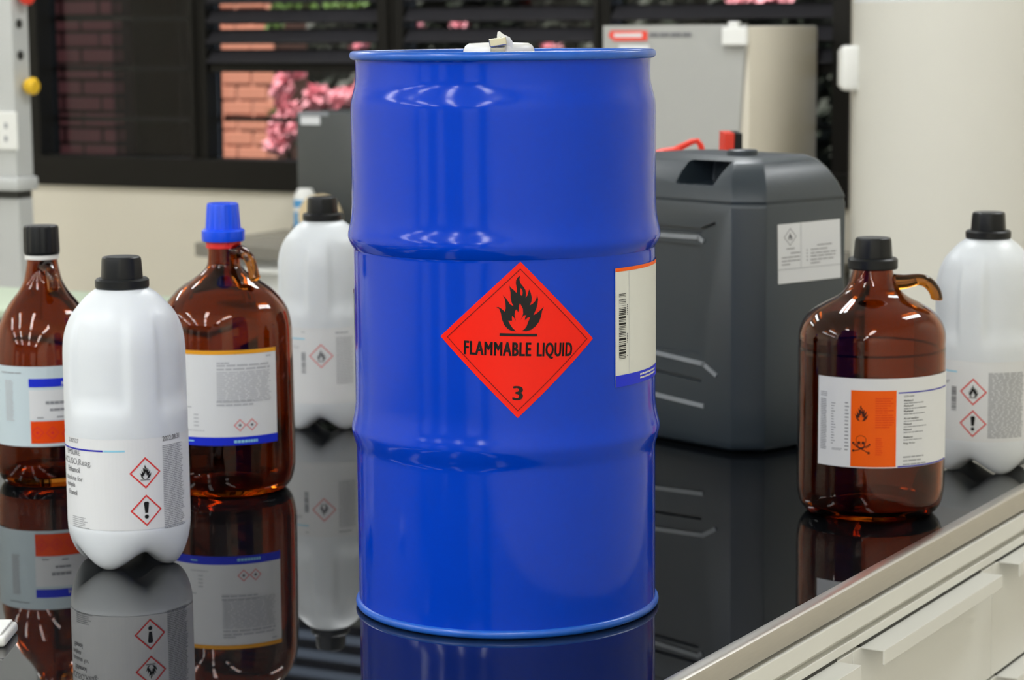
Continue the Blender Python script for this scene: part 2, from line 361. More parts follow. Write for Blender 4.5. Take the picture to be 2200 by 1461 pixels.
wbox('wall_front', XL, XR, YB-0.12, YB, FLOOR, CEIL, M['wallgrey'], kind='structure')
for k, (x, wd_, h_, lb_) in enumerate(((-0.9, 0.9, 2.0, 'added white reflection cabinet on the far wall behind the camera, near its left end'), (1.1, 0.5, 1.9, 'added narrow white reflection cabinet in the middle of the wall behind the camera'), (3.2, 1.1, 2.1, 'added wide white reflection cabinet on the wall behind the camera, near its right end'))):  # unseen cabinets, added so the drum reflects vertical streaks
    t = empty('reflection_cabinet', label=lb_, cat='cabinet', group='added reflection cabinets behind the camera', matrix=MW @ Matrix.Translation((x, YB+0.005, FLOOR)))
    obj('body', box(0, wd_, 0, 0.45, 0, h_, 0.004), M['cab'], t)
    for i in (0, 1):
        dr = obj('door', box(0.004+i*wd_/2, wd_/2-0.002+i*wd_/2, 0.451, 0.468, 0.08, h_-0.01, 0.003), M['cab'], t)
        obj('handle', box(wd_/2-0.04+i*0.06, wd_/2-0.02+i*0.06, 0.4685, 0.485, 0.95, 1.1, 0.003), M['steel'], dr)
# window with posts, security bars, panes and louvers
win = empty('window_1', kind='structure', matrix=MW)
Y0, Y1 = -0.010, 0.08
wbox('sill_frame', -0.03, 2.483, Y0-0.006, Y1, 0.10, 0.185, M['frame'], win, 0.004); wbox('head_frame', -0.03, 2.483, Y0, Y1, 1.48, 1.55, M['frame'], win)
wbox('frame_post', -0.03, 0.034, Y0, Y1, 0.185, 1.48, M['frame'], win); wbox('frame_post', 2.440, 2.483, Y0, Y1, 0.185, 1.48, M['frame'], win)
for a, b in ((0.560, 0.612), (1.171, 1.243), (1.806, 1.846)):
    c = (a+b)/2
    wbox('frame_post', a, c-0.006, Y0, Y1, 0.185, 1.48, M['frame'], win, 0.004); wbox('frame_post', c+0.006, b, Y0+0.012, Y1, 0.185, 1.48, M['frame'], win, 0.004)
    wbox('post_web', c-0.007, c+0.007, 0.0, 0.05, 0.185, 1.48, M['frame'], win)
PX = [(0.034, 0.560), (0.612, 1.171), (1.243, 1.806), (1.846, 2.440)]
for k, (a, b) in enumerate(PX):
    wbox('pane', a, b, 0.055, 0.059, 0.185, 1.48, M['pane'], win)
    if k == 0: zs = (0.287, 0.431, 0.573, 0.715, 0.857, 1.0, 1.14, 1.28)
    else: zs = (0.292,)
    for z in zs: wbox('guard_bar', a, b, 0.082, 0.092, z-0.006, z+0.006, M['frame'], win)
    if k:
        wbox('louver_rail', a, b, 0.015, 0.05, 0.424, 0.452, M['frame'], win)
        me = None
        for i in range(18):       # glass louver blades, each its own piece
            z = 0.4665+i*0.0545
            if me is None:
                o = obj('louver_blade', prism([(-0.020, -0.016), (-0.015, -0.020), (0.020, 0.016), (0.015, 0.020)], (0, 1, 0), (0, 0, 1), (1, 0, 0), b-a-0.004), M['slat'], win); me = o.data
            else:
                o = bpy.data.objects.new('louver_blade', me); COL.objects.link(o); o.parent = win
            o.location = (a+0.002, 0.02, z)
# ------------------------------------------------------------------ outside
wbox('ground', -8, 10, 0.12, 9, FLOOR-0.2, FLOOR-0.02, M['ground'], kind='structure').name = 'floor_outside'
def brick_wall(name, label, x0, x1, y, z0, z1, bl, bh, mb, mm, thick=0.22, only=None):
    t = empty(name, label=label, cat='wall', matrix=MW)
    obj('mortar', box(x0, x1, y+0.008, y+thick, FLOOR, z1), mm, t)
    me = None; r = 0; z = z0
    while z+bh < z1:
        x = x0-(bl/2 if r % 2 else 0)
        while x < x1:
            a, b = max(x, x0), min(x+bl-0.012, x1)
            if b-a > 0.03:
                if b-a > bl-0.0125 and me is not None:
                    o = bpy.data.objects.new('brick', me); COL.objects.link(o); o.parent = t
                else:
                    o = obj('brick', box(0, b-a, 0, 0.06, 0, bh-0.011, 0.003, 1), mb, t)
                    if b-a > bl-0.0125: me = o.data
                o.location = (a, y+random.uniform(-0.003, 0.002), z)
            x += bl
        z += bh; r += 1
    return t
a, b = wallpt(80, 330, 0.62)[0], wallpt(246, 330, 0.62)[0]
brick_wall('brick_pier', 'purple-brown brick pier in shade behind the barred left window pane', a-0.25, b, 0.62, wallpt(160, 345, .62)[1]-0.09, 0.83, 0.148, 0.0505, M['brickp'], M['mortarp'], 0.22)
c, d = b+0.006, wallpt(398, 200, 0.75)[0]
tag(obj('shade_post', box(c, d, 0.72, 0.82, FLOOR, 1.7, 0.005), M['woodshade'], matrix=MW), 'added dark brown post standing in for deep shade beside the purple brick pier', 'post')  # added post, its near-black brown paints the deep shade there
a, b = wallpt(385, 300, 2.6)[0], wallpt(592, 300, 2.6)[0]
brick_wall('brick_wall', 'sunlit orange brick wall seen through the second window pane', a-0.15, b, 2.6, wallpt(500, 345, 2.6)[1]-0.12, 1.25, 0.150, 0.062, M['brick'], M['mortar'], 0.25)
def leaves(bm, cx, cy, cz, rx, ry, rz, n, size, rnd):
    for i in range(n):
        while True:
            p = np.array([rnd.uniform(-1, 1) for _ in range(3)])
            if np.dot(p, p) < 1: break
        c = Vector((cx+p[0]*rx, cy+p[1]*ry, cz+p[2]*rz)); nrm = Vector([rnd.uniform(-1, 1) for _ in range(3)]).normalized()
        a = nrm.orthogonal().normalized(); b = nrm.cross(a); s = size*rnd.uniform(0.6, 1.3)
        bm.faces.new([bm.verts.new(c+q) for q in (-a*s, b*s*0.5+nrm*s*0.15, a*s, -b*s*0.5+nrm*s*0.15)])
rn = random.Random(3)
hg = empty('hedge', label='tall dark green hedge with painted shade far behind the louvered window panes', cat='hedge', matrix=MW)
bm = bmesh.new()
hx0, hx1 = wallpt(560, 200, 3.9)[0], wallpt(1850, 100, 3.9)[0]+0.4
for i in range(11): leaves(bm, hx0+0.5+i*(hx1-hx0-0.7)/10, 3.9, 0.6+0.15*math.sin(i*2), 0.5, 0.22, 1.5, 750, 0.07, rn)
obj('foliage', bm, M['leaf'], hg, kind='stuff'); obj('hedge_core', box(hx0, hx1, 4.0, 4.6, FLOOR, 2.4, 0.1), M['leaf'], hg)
bb = empty('flowering_shrub', label='pink flowering shrub in the sun beside the orange brick wall', cat='shrub', matrix=MW)
fb, lb = bmesh.new(), bmesh.new()
def at_out(px, py, o): x, z = wallpt(px, py, o); return x, o, z
for px, py, rx, rz, n in ((606, 190, 14, 32, 150), (622, 240, 20, 24, 130), (600, 310, 26, 20, 150), (640, 275, 26, 18, 150), (682, 212, 22, 28, 150), (735, 215, 26, 26, 170), (637, 158, 9, 7, 25), (775, 102, 11, 7, 30), (770, 205, 25, 30, 120), (883, 57, 14, 14, 60), (1500, 100, 12, 8, 20), (600, 275, 20, 26, 90), (1585, 2, 20, 8, 60), (1650, 0, 50, 9, 140), (1180, 105, 15, 10, 30), (985, 52, 9, 8, 25)):
    x, o, z = at_out(px, py, 2.3); k = 8.4/F; leaves(fb, x, o, z, rx*k, 0.05, rz*k, n, 0.030, rn)
for px, py, rx, rz, n in ((612, 300, 20, 26, 120), (600, 250, 14, 16, 50), (608, 12, 16, 8, 40), (590, 55, 10, 9, 40), (650, 12, 30, 9, 50), (740, 12, 50, 9, 40)):
    x, o, z = at_out(px, py, 2.36); k = 8.5/F; leaves(lb, x, o, z, rx*k, 0.05, rz*k, n, 0.03, rn)
obj('blossom', fb, M['petal'], bb, kind='stuff'); obj('foliage', lb, M['leafl'], bb, kind='stuff')
sb = bmesh.new()
for px in (615, 660, 720): 
    x, o, z = at_out(px, 300, 2.33); tube([(x, o, FLOOR), (x+0.03, o, -0.3), (x, o, z+0.15)], [0.02, 0.015, 0.008], 8, sb)
obj('stem', sb, M['woodshade'], bb, sharp=60)

# column at the right with a switch box
P = np.array([0.2007*5.15, 5.15, 0]); 
colm = empty('round_column', (P[0], P[1], FLOOR), 'wide cream round column behind the bottles at the right', 'column')
obj('shaft', lathe([(0, 0), (0.268, 0), (0.268, 0.590-FLOOR)], 128), M['columnp'], colm, 40)
obj('upper_shaft', lathe([(0.268, 0.590-FLOOR), (0.2685, 0.591-FLOOR), (0.2685, CEIL-FLOOR)], 128), M['white'], colm, 40, label='white painted upper shaft')
q = onplane(1822, 146, (P[0], P[1], 0), np.array([0, 1, 0]))
sw = empty('switch_box', (q[0], q[1]-0.012, 0), 'small cream switch box fixed on the left side of the round column', 'switch box')
obj('housing', box(-0.018, 0.045, -0.03, 0.03, q[2]-0.05, q[2]+0.05, 0.010, 3), M['whitecap'], sw, 40); obj('cover_plate', box(-0.021, -0.017, -0.024, 0.024, q[2]-0.04, q[2]+0.04, 0.0015), M['whitecap'], sw)

# ------------------------------------------------------------------ ceiling lights
me_h = me_t = None
for xi in (-0.6, 1.0, 2.6, 4.2):
    for yi in (-1.6, -5.0, -6.7, -8.4):
        t = empty('ceiling_light', label='twin tube fluorescent batten on the white ceiling', cat='ceiling light', group='fluorescent battens on the ceiling', matrix=MW @ Matrix.Translation((xi, yi, CEIL-0.065)))
        if me_h is None:
            o = obj('housing', box(-0.11, 0.11, -0.63, 0.63, 0.02, 0.0648, 0.006), M['housing'], t); me_h = o.data
        else:
            o = bpy.data.objects.new('housing', me_h); COL.objects.link(o); o.parent = t
        for sx in (-0.065, 0.065):
            if me_t is None:
                o = obj('tube', tube([(0, -0.60, 0), (0, 0.60, 0)], 0.013, 12), M['tube'], t); me_t = o.data
            else:
                o = bpy.data.objects.new('tube', me_t); COL.objects.link(o); o.parent = t
            o.location = (sx, 0, 0)
            ld = bpy.data.lights.new('tube_light', 'AREA'); ld.shape = 'RECTANGLE'; ld.size = 0.075; ld.size_y = 1.2; ld.energy = TUBE_W; ld.color = (0.96, 0.985, 1.0)
            lo = bpy.data.objects.new('tube_light', ld); COL.objects.link(lo); lo.parent = t; lo.location = (sx, 0, -0.016)

# ------------------------------------------------------------------ main bench
S0, S1, VW = -1.6, 1.65, 1.55
wt = empty('worktop', label='glossy black laboratory worktop with steel edge under the drum and bottles', cat='worktop', matrix=MT)
obj('top_slab', box(S0, S1, 0.0, VW, -0.028, 0.0, 0.0012), M['top'], wt)
V0 = -0.0105
obj('edge_trim', prism([(0.0035, -0.0275), (0.0035, 0.0003), (0.0010, 0.0007), (-0.006, 0.0004), (V0+0.0022, -0.0003), (V0+0.0006, -0.0014), (V0, -0.0030), (V0, -0.0225), (V0+0.0015, -0.0240), (0.0, -0.0240), (0.0, -0.0275)], (0, 1, 0), (0, 0, 1), (1, 0, 0), S1-S0, o=(S0, 0, 0)), M['steel'], wt, 25, label='brushed steel edge strip')
obj('apron_rail', box(S0, S1, V0-0.0015, 0.011, -0.0465, -0.0278, 0.0008), M['cab'], wt, label='cream apron rail'); obj('apron_rail', box(S0, S1, V0, 0.011, -0.0640, -0.0545, 0.0008), M['cab'], wt, label='cream apron rail')
obj('rail_recess', box(S0, S1, V0+0.007, 0.011, -0.0543, -0.0467), M['cab'], wt)
PITCHU, H0 = 0.4186, 0.4030
names = {-2: 'cream drawer unit under the worktop, fully below the picture frame', -1: 'cream drawer unit nearest the camera under the steel worktop edge', 0: 'cream drawer unit with a long pull below the right amber jug', 1: 'cream drawer unit cut off by the right edge of the picture', 2: 'cream drawer unit farthest along under the worktop, outside the picture'}
for n in (-2, -1, 0, 1, 2):
    a = H0+n*PITCHU; b = min(a+PITCHU, S1)
    t = empty('drawer_unit', label=names[n], cat='cabinet', group='drawer units under the worktop', matrix=MT @ Matrix.Translation((a-0.02, 0, FLOOR)))
    zt = -FLOOR; wd = b-a-0.0006; ex = wd-0.0395
    obj('carcass', box(0, wd, 0.012, 0.60, 0.08, zt-0.0285, 0.0006), M['cab'], t); obj('plinth', box(0, wd, 0.06, 0.58, 0, 0.08), M['cabdark'], t)
    for k, (z1_, z0_) in enumerate(((-0.0676, -0.199), (-0.2025, -0.41), (-0.4135, -0.80))):
        dr = obj('drawer', box(0.0003, wd-0.0003, V0, 0.011, zt+z0_, zt+z1_, 0.0006), M['cab'], t)
        L = box(0.020, ex, V0-0.0250, V0-0.0002, zt+z1_-0.0015, zt+z1_, 0.0005); box(0.020, ex, V0-0.0250, V0-0.0232, zt+z1_-0.0150, zt+z1_-0.0012, 0.0005, bm=L)
        obj('handle', L, M['cab'], dr); obj('pull_slot', box(0.020, ex, V0+0.0004, 0.0105, zt+z1_+0.0001, zt+z1_+0.0033), M['cabdark'], dr)
obj('cabinet_back', box(S0+0.02, S1-0.03, 0.61, VW-0.03, FLOOR, -0.0285, 0.002), M['cab'], matrix=MT).name = 'island_cabinet'
tag(bpy.data.objects['island_cabinet'], 'cream base cabinet carrying the far half of the black worktop', 'cabinet')

# ------------------------------------------------------------------ blue drum
DX, DY = -0.0065, 2.1556
drum = empty('steel_drum', (DX, DY, 0), 'large glossy blue steel drum with a red flammable liquid diamond', 'drum')
body = [(0.1375, 0.004), (0.1415, 0.006), (0.1416, 0.02), (0.1416, 0.140), (0.1416, 0.1500), (0.1420, 0.1555), (0.1440, 0.1625), (0.1456, 0.1690), (0.1459, 0.1725), (0.1454, 0.1765), (0.1438, 0.1830), (0.1426, 0.1900), (0.1419, 0.1970), (0.1417, 0.2100),
        (0.1415, 0.2500), (0.1415, 0.3100), (0.1415, 0.3390), (0.1419, 0.3425), (0.1440, 0.3462), (0.1460, 0.3505), (0.1466, 0.3540), (0.1461, 0.3580), (0.1446, 0.3640), (0.1435, 0.3700), (0.1427, 0.3780), (0.1423, 0.3900), (0.1420, 0.43), (0.1421, 0.462), (0.1420, 0.4740), (0.1412, 0.4800),
        (0.1396, 0.4860), (0.1380, 0.4925), (0.1372, 0.4990), (0.1370, 0.5080), (0.1373, 0.5150), (0.1385, 0.5200), (0.1375, 0.5225), (0.1360, 0.5200), (0.1355, 0.508)]
obj('body', lathe(smoothprof(body, 3), 160), M['drum'], drum, 50)
def torus_prof(R, r1, r2, z, n=14): return [(R+r1*math.cos(2*PI*k/n), z+r2*math.sin(2*PI*k/n)) for k in range(n)]
obj('top_rim', lathe(torus_prof(0.1387, 0.0037, 0.0040, 0.5206), 160, closed=True), M['rim'], drum, 60)
obj('bottom_rim', lathe(torus_prof(0.1412, 0.0038, 0.0040, 0.0040), 160, closed=True), M['rim'], drum, 60)
obj('lid', lathe([(0, 0.510), (0.09, 0.510), (0.095, 0.5085), (0.130, 0.5085), (0.1358, 0.510)], 96), M['drum'], drum, 50)
bx, by = -0.0097+0.0065, -0.055
bung = obj('bung_cap', lathe([(0, 0.5315), (0.012, 0.5318), (0.027, 0.5312), (0.0305, 0.529), (0.0322, 0.525), (0.0325, 0.5105), (0, 0.5105)], 48, bx, by), M['whitecap'], drum, 40, label='white plastic bung cover')
cl = box(bx-0.0075, bx+0.006, by-0.0355, by-0.0300, 0.512, 0.5285, 0.001); obj('clamp', cl, M['metal'], bung, label='shiny metal clamp')
cl = box(-0.0075, 0.008, -0.005, 0.003, -0.0038, 0.0038, 0.001)
obj('clamp_flap', cl, M['metal'], bung).matrix_local = Matrix.Translation((bx-0.001, by-0.034, 0.5325)) @ Matrix.Rotation(math.radians(-9), 4, 'Y')
tb = prism([(-0.002, -0.006), (0.0105, -0.006), (0.0105, 0.000), (0.008, 0.004), (0.002, 0.0070), (-0.001, 0.0095), (-0.003, 0.009), (-0.0035, 0.005)], (1, 0, 0), (0, 0, 1), (0, 1, 0), 0.006)
obj('seal_tab', tb, M['whitecap'], bung).location = (bx+0.002, by-0.029, 0.5325)
dc = Cyl(DX, DY, 0.1417)
dm = Ink(dc); corners = [(947, 722), (1118, 562), (1273, 727), (1112, 898)]
sign = dm.pxpoly(corners).done('hazard_diamond', M['red'], drum, 0.0006, label='red flammable liquid warning diamond')
ik = Ink(dc); q = [np.array(dc.sz(*p)) for p in corners]; ct = sum(q)/4
for k in range(4):
    a, b = ct+(q[k]-ct)*0.905, ct+(q[(k+1) % 4]-ct)*0.905; ik.line([tuple(a), tuple(b)], 0.0007)
ik.done('border_line', M['maroon'], sign, 0.0009)
ik = Ink(dc)
def fpx(P): return [(1040+x/8.593, 570+y/8.593) for x, y in P]
ik.pxpoly(fpx(FLAME), [fpx(FHOLE)]).pxpoly(fpx([(285, 1300), (975, 1312), (975, 1262), (290, 1250)])).done('flame_symbol', M['black'], sign, 0.0010)
Ink(dc).text('FLAMMABLE', (998, 760), (1139.5, 764.5), 0.0121, 0.045).text('LIQUID', (1153.5, 764.8), (1227, 764), 0.0121, 0.045).done('lettering', M['black'], sign, 0.0010)
Ink(dc).text('3', (1102, 859), (1121.5, 859.5), 0.0128, 0.03).done('class_number', M['black'], sign, 0.0010)
lab = Ink(dc); s0, zt = dc.sz(1321, 577); _, zb = dc.sz(1321, 833); s1 = s0+0.125
side = lab.rect(s0, zb, s1, zt).done('contents_label', M['papergrey'], drum, 0.0005, label='off-white contents label with barcode')
Ink(dc).rect(s0, zt-0.0032, s1, zt).done('orange_stripe', M['orange'], side, 0.0008)
_, zq = dc.sz(1321, 808); Ink(dc).rect(s0, zb, s1, zq).done('blue_stripe', M['blue'], side, 0.0008)
sf, _ = dc.sz(1350.5, 650); Ink(dc).rect(sf-0.0002, zq, sf+0.0002, zt-0.0032).done('fold_line', M['pale'], side, 0.0008)
bc = Ink(dc); rb = random.Random(11); (sa, z1), (sb_, z0) = dc.sz(1328.5, 632), dc.sz(1343.5, 758); z = z1
for wdt, gap in ((2, 3), (2, 3), (1, 8), (2, 2), (1, 3), (2, 4), (1, 7), (1, 6), (2, 3), (3, 3), (4, 3), (3, 2), (3, 5), (7, 4), (2, 3), (2, 4), (7, 4), (2, 3), (2, 4), (2, 5), (2, 3), (3, 3), (2, 4), (2, 5), (8, 4), (3, 4), (2, 3), (6, 3), (2, 4), (5, 4), (8, 3), (3, 3), (2, 3), (2, 2)):
    k = (z1-z0)/208; bc.rect(sa, z-wdt*k, sb_, z); z -= (wdt+gap)*k
sn, _ = dc.sz(1345.5, 700)
bc.done('barcode', M['black'], side, 0.0008)
tx = Ink(dc)
for i, (y0, y1) in enumerate(((652, 676), (714, 736), (762, 765))):
    za, zc = dc.sz(1346, y0)[1], dc.sz(1346, y1)[1]; n = 6 if i < 2 else 1
    for k in range(n): h = (za-zc)/n; tx.rect(sn, zc+h*k, sn+0.0014, zc+h*(k+0.62))
tx.done('printed_digits', M['mid'], side, 0.0008, kind='stuff')
tw = Ink(dc); sm, zm = dc.sz(1373, 802)
for k in range(2): 
    s = sm
    for i in range(9): L = rb.uniform(0.002, 0.006); tw.rect(s, zm-0.0016-k*0.0032, s+L, zm-k*0.0032); s += L+0.0007
tw.done('printed_text', M['papergrey'], side, 0.0011, kind='stuff')
side2 = Ink(dc).rect(-0.2225-0.12, 0.186, -0.2225, 0.302).done('rear_label', M['papergrey'], drum, 0.0005, label='off-white label on the far left side of the drum')
Ink(dc).rect(-0.3425, 0.298, -0.2225, 0.302).done('orange_stripe', M['orange'], side2, 0.0008)

# ------------------------------------------------------------------ screw caps
def screw_cap(parent, z0, r0, r1, h, rf, hf, m, n=12, mflat=None, name='cap'):
    """faceted cap: round flange rf/hf at z0, n-sided body r0..r1 above"""
    bm = bmesh.new()
    lathe([(0, z0), (rf*0.97, z0), (rf, z0+0.0015), (rf, z0+hf-0.002), (rf-0.002, z0+hf), (r0*0.9, z0+hf)], 64, bm=bm)
    b2 = bmesh.new(); rings = []
    N = n*6
    for z, k in ((z0+hf-0.001, 1.0), (z0+hf+0.002, 1.0), (z0+h-0.004, r1/r0), (z0+h-0.001, r1/r0*0.965), (z0+h, r1/r0*0.90)):
        ring = []
        for i in range(N):
            a = 2*PI*i/N; ph = (a % (2*PI/n))-PI/n
            rr = r0*k*(0.965*math.cos(PI/n)/math.cos(ph)*0.5+0.5+0.0) if n <= 12 else r0*k*(1.0+0.025*math.cos(a*n))
            ring.append(b2.verts.new((rr*math.cos(a), rr*math.sin(a), z)))
        rings.append(ring)
    for p, q_ in zip(rings[:-1], rings[1:]):
        for i in range(N): b2.faces.new((p[i], p[(i+1) % N], q_[(i+1) % N], q_[i]))
    b2.faces.new(rings[-1])
    me = bpy.data.meshes.new('t'); b2.to_mesh(me); b2.free(); bm.from_mesh(me); bpy.data.meshes.remove(me)
    return obj(name, bm, m, parent, 28)

# ------------------------------------------------------------------ white plastic bottles
def sstep(a, b, x):
    t = min(1, max(0, (x-a)/(b-a))); return t*t*(3-2*t)
WPROF = smoothprof([(0.0235, 0.2925), (0.0240, 0.2860), (0.0275, 0.2838), (0.0350, 0.2785), (0.0420, 0.2715), (0.0518, 0.2600), (0.0580, 0.2475), (0.0612, 0.2350), (0.0625, 0.2200), (0.0627, 0.1900), (0.0627, 0.1500), (0.0623, 0.1200), (0.0623, 0.0800), (0.0623, 0.0480), (0.0626, 0.0440)], 5)
def hdpe_body(theta_f):     # theta_f: world angle of one foot; feet every 90 degrees, finger panels above them
    N = 144; bm = bmesh.new(); rings = []
    def lobe(t): return 0.5+0.5*math.cos(4*(t-theta_f))
    for r, z in WPROF:
        ring = []
        for i in range(N):
            t = 2*PI*i/N; d = abs(((t-theta_f+PI/4) % (PI/2))-PI/4)
            rec = (1-sstep(math.radians(24), math.radians(34), d))*sstep(0.160, 0.172, z)*(1-sstep(0.235, 0.275, z))
            ridge = 0.0012*math.exp(-((z-0.163)/0.004)**2)*(1-sstep(math.radians(20), math.radians(34), d))
            rr = r-0.0042*rec*min(1, r/0.06)+ridge
            ring.append(bm.verts.new((rr*math.cos(t), rr*math.sin(t), z)))
        rings.append(ring)
    z1 = 0.042
    for k in range(1, 15):
        ph = PI/2*k/14; ring = []
        for i in range(N):
            t = 2*PI*i/N; wv = lobe(t)**0.75; zc = 0.018
            rf = 0.0455*wv+0.046*(1-wv); zb = zc*(1-wv)
            rr = rf+(0.0626-rf)*math.cos(ph)**(0.9); zz = z1-(z1-zb)*math.sin(ph)**1.15
            ring.append(bm.verts.new((rr*math.cos(t), rr*math.sin(t), zz)))
        rings.append(ring)
    for k in range(1, 9):
        u = k/8; ring = []
        for i in range(N):
            t = 2*PI*i/N; wv = lobe(t)**0.75; zb = 0.018*(1-wv); rf = 0.0455*wv+0.046*(1-wv)
            rr = rf*(1-u)+0.004*u; zz = zb+(0.020-zb)*sstep(0.12, 1.0, u)
            ring.append(bm.verts.new((rr*math.cos(t), rr*math.sin(t), zz)))
        rings.append(ring)
    for a, b in zip(rings[:-1], rings[1:]):
        for i in range(N): bm.faces.new((a[i], b[i], b[(i+1) % N], a[(i+1) % N]))
    bm.faces.new(rings[-1][::-1]); bm.faces.new(rings[0])
    return bm
def hdpe_bottle(x, y, foot_deg, label):
    t = empty('plastic_bottle', (x, y, 0), label, 'bottle', 'white plastic bottles on the black worktop')
    th = math.atan2(-y, -x)+math.radians(foot_deg)
    obj('body', hdpe_body(th), M['hdpe'], t, 60)
    screw_cap(t, 0.2848, 0.0218, 0.0208, 0.0320, 0.0274, 0.0100, M['cap'], 8)
    return t, Cyl(x, y, 0.06235)
def ghs(c, ctr, hw_px, up_px, parent, kind, thin=0.0010, red='ghsred'):
    m_ = c.sz(*ctr); hz = abs(c.sz(ctr[0], ctr[1]-up_px)[1]-m_[1]); hs = hz*1.0
    d = Ink(c).diamond(m_, hs, hz, thin*1.5).done('hazard_diamond', M[red], parent, 0.0009)
    ik = Ink(c)
    if kind == 'flame': ik.flame((m_[0], m_[1]+hz*0.02), hz*0.98)
    elif kind == 'bang': ik.bang(m_, hz*1.10)
    elif kind == 'dot': ik.disc((m_[0], m_[1]), hz*0.22)
    if red == 'pink': ik.done('symbol', M['mid'], parent, 0.0010)
    else: ik.done('symbol', M['black'], parent, 0.0010)
# front left
t, c = hdpe_bottle(-0.398, 2.3384, -28, 'white plastic bottle with black cap at the front left, nearest the camera')
zt, zb = c.sz(270, 945)[1], c.sz(275, 1140)[1]
lb_ = Ink(c).rect(-0.105, zb, 0.105, zt).done('label', M['paper'], t, 0.0005)
Ink(c).pxrect(130, 968, 221, 973).done('blue_line', M['dblue'], lb_, 0.0008); zz = c.sz(221, 968)[1]; sA, sB = c.sz(221, 968)[0], c.sz(268, 968)[0]
bpy.data.objects.remove(bpy.data.objects['blue_line'])
Ink(c).rect(-0.100, zz-0.0017, sA, zz).done('blue_line', M['dblue'], lb_, 0.0008); Ink(c).rect(sA+0.0006, zz-0.0017, sB, zz).done('cyan_line', M['cyan'], lb_, 0.0008)
ghs(c, (312, 1015.5), 33, 34, lb_, 'flame'); ghs(c, (314.5, 1096), 33, 34, lb_, 'bang')
def word(c, s, xr, yb, h, ik, bold=0.01, aspect=0.62):    # right end given on the photo
    b = c.sz(xr, yb); V, T = text_polys(s); wd = max(v[0] for v in V)-min(v[0] for v in V)
    L = wd*h/0.70*0.95; ik.text(s, (b[0]-L, b[1]), (b[0], b[1]), h, bold, px=False)
ik = Ink(c)
word(c, '2.82527', 170, 952, 0.0042, ik, 0.0); word(c, 'EMSURE', 173, 979, 0.0052, ik); word(c, 'ACS,ISO,Reag.', 197, 1002, 0.0062, ik, 0.0); word(c, 'Ethanol', 172, 1016, 0.0056, ik, 0.02)
word(c, 'absolute for', 179, 1035, 0.0050, ik, 0.0); word(c, 'analysis', 163, 1046, 0.0048, ik, 0.01); word(c, 'Etanol', 167, 1064, 0.0052, ik, 0.02)
ik.text('2022.08.31', (348.5, 948), (383, 939.5), 0.0052, 0.03).done('lettering', M['mid'], lb_, 0.0008)
Ink(c).lines(348, 956, 396, 1124, 46, 0.5, 0.2, 5).lines(158, 1105, 196, 1138, 6, 0.35, 0.4, 3).done('printed_text', M['grey'], lb_, 0.0008, kind='stuff')
# middle, behind
t, c = hdpe_bottle(-0.25767, 3.1414, 37, 'white plastic bottle partly hidden behind the left side of the drum')
zt, zb = c.sz(700, 705)[1], c.sz(700, 868)[1]
lb_ = Ink(c).rect(-0.10, zb, 0.10, zt).done('label', M['paper'], t, 0.0005)
zz = c.sz(640, 726)[1]; Ink(c).rect(-0.09, zz-0.0017, c.sz(655, 726)[0], zz).done('cyan_line', M['cyan'], lb_, 0.0008)
ghs(c, (690, 765), 25, 26, lb_, 'flame', red='pink')
def vbarcode(c, x0, y0, x1, y1, parent, n=16, m='grey'):
    ik = Ink(c); (s0, z1), (s1, z0) = c.sz(x0, y0), c.sz(x1, y1); r_ = random.Random(5)
    for i in range(n):
        h = (z1-z0)/n; ik.rect(s0, z1-h*(i+r_.uniform(0.35, 0.85)), s1, z1-h*i)
    ik.done('barcode', M[m], parent, 0.0008)
vbarcode(c, 648, 757, 658, 803, lb_)
ik = Ink(c); word(c, 'Eur', 643, 749, 0.005, ik); ik.lines(648, 711, 657, 716, 1).lines(720, 711, 754, 716, 1).lines(721, 724, 760, 822, 30, 0.45, 0.1, 5).done('printed_text', M['pale'], lb_, 0.0008, kind='stuff')
# right
t, c = hdpe_bottle(0.58253, 2.79943, 27, 'white plastic bottle at the right edge, behind the amber jug')
zt, zb = c.sz(2110, 778)[1], c.sz(2110, 950)[1]
lb_ = Ink(c).rect(-0.10, zb, 0.10, zt).done('label', M['paper'], t, 0.0005)
zz = c.sz(2050, 796)[1]; Ink(c).rect(-0.09, zz-0.0017, c.sz(2057, 796)[0], zz).done('cyan_line', M['cyan'], lb_, 0.0008)
ghs(c, (2091, 842), 29, 29, lb_, 'flame'); ghs(c, (2090, 910), 29, 29, lb_, 'bang')
vbarcode(c, 2045.5, 829, 2055, 883, lb_, 18, 'mid')
ik = Ink(c); word(c, 'Ph Eur', 2041, 822, 0.0054, ik, 0.0); ik.done('lettering', M['mid'], lb_, 0.0008)
Ink(c).lines(2124, 801, 2196, 938, 40, 0.5, 0.06, 6).done('printed_text', M['grey'], lb_, 0.0008, kind='stuff')

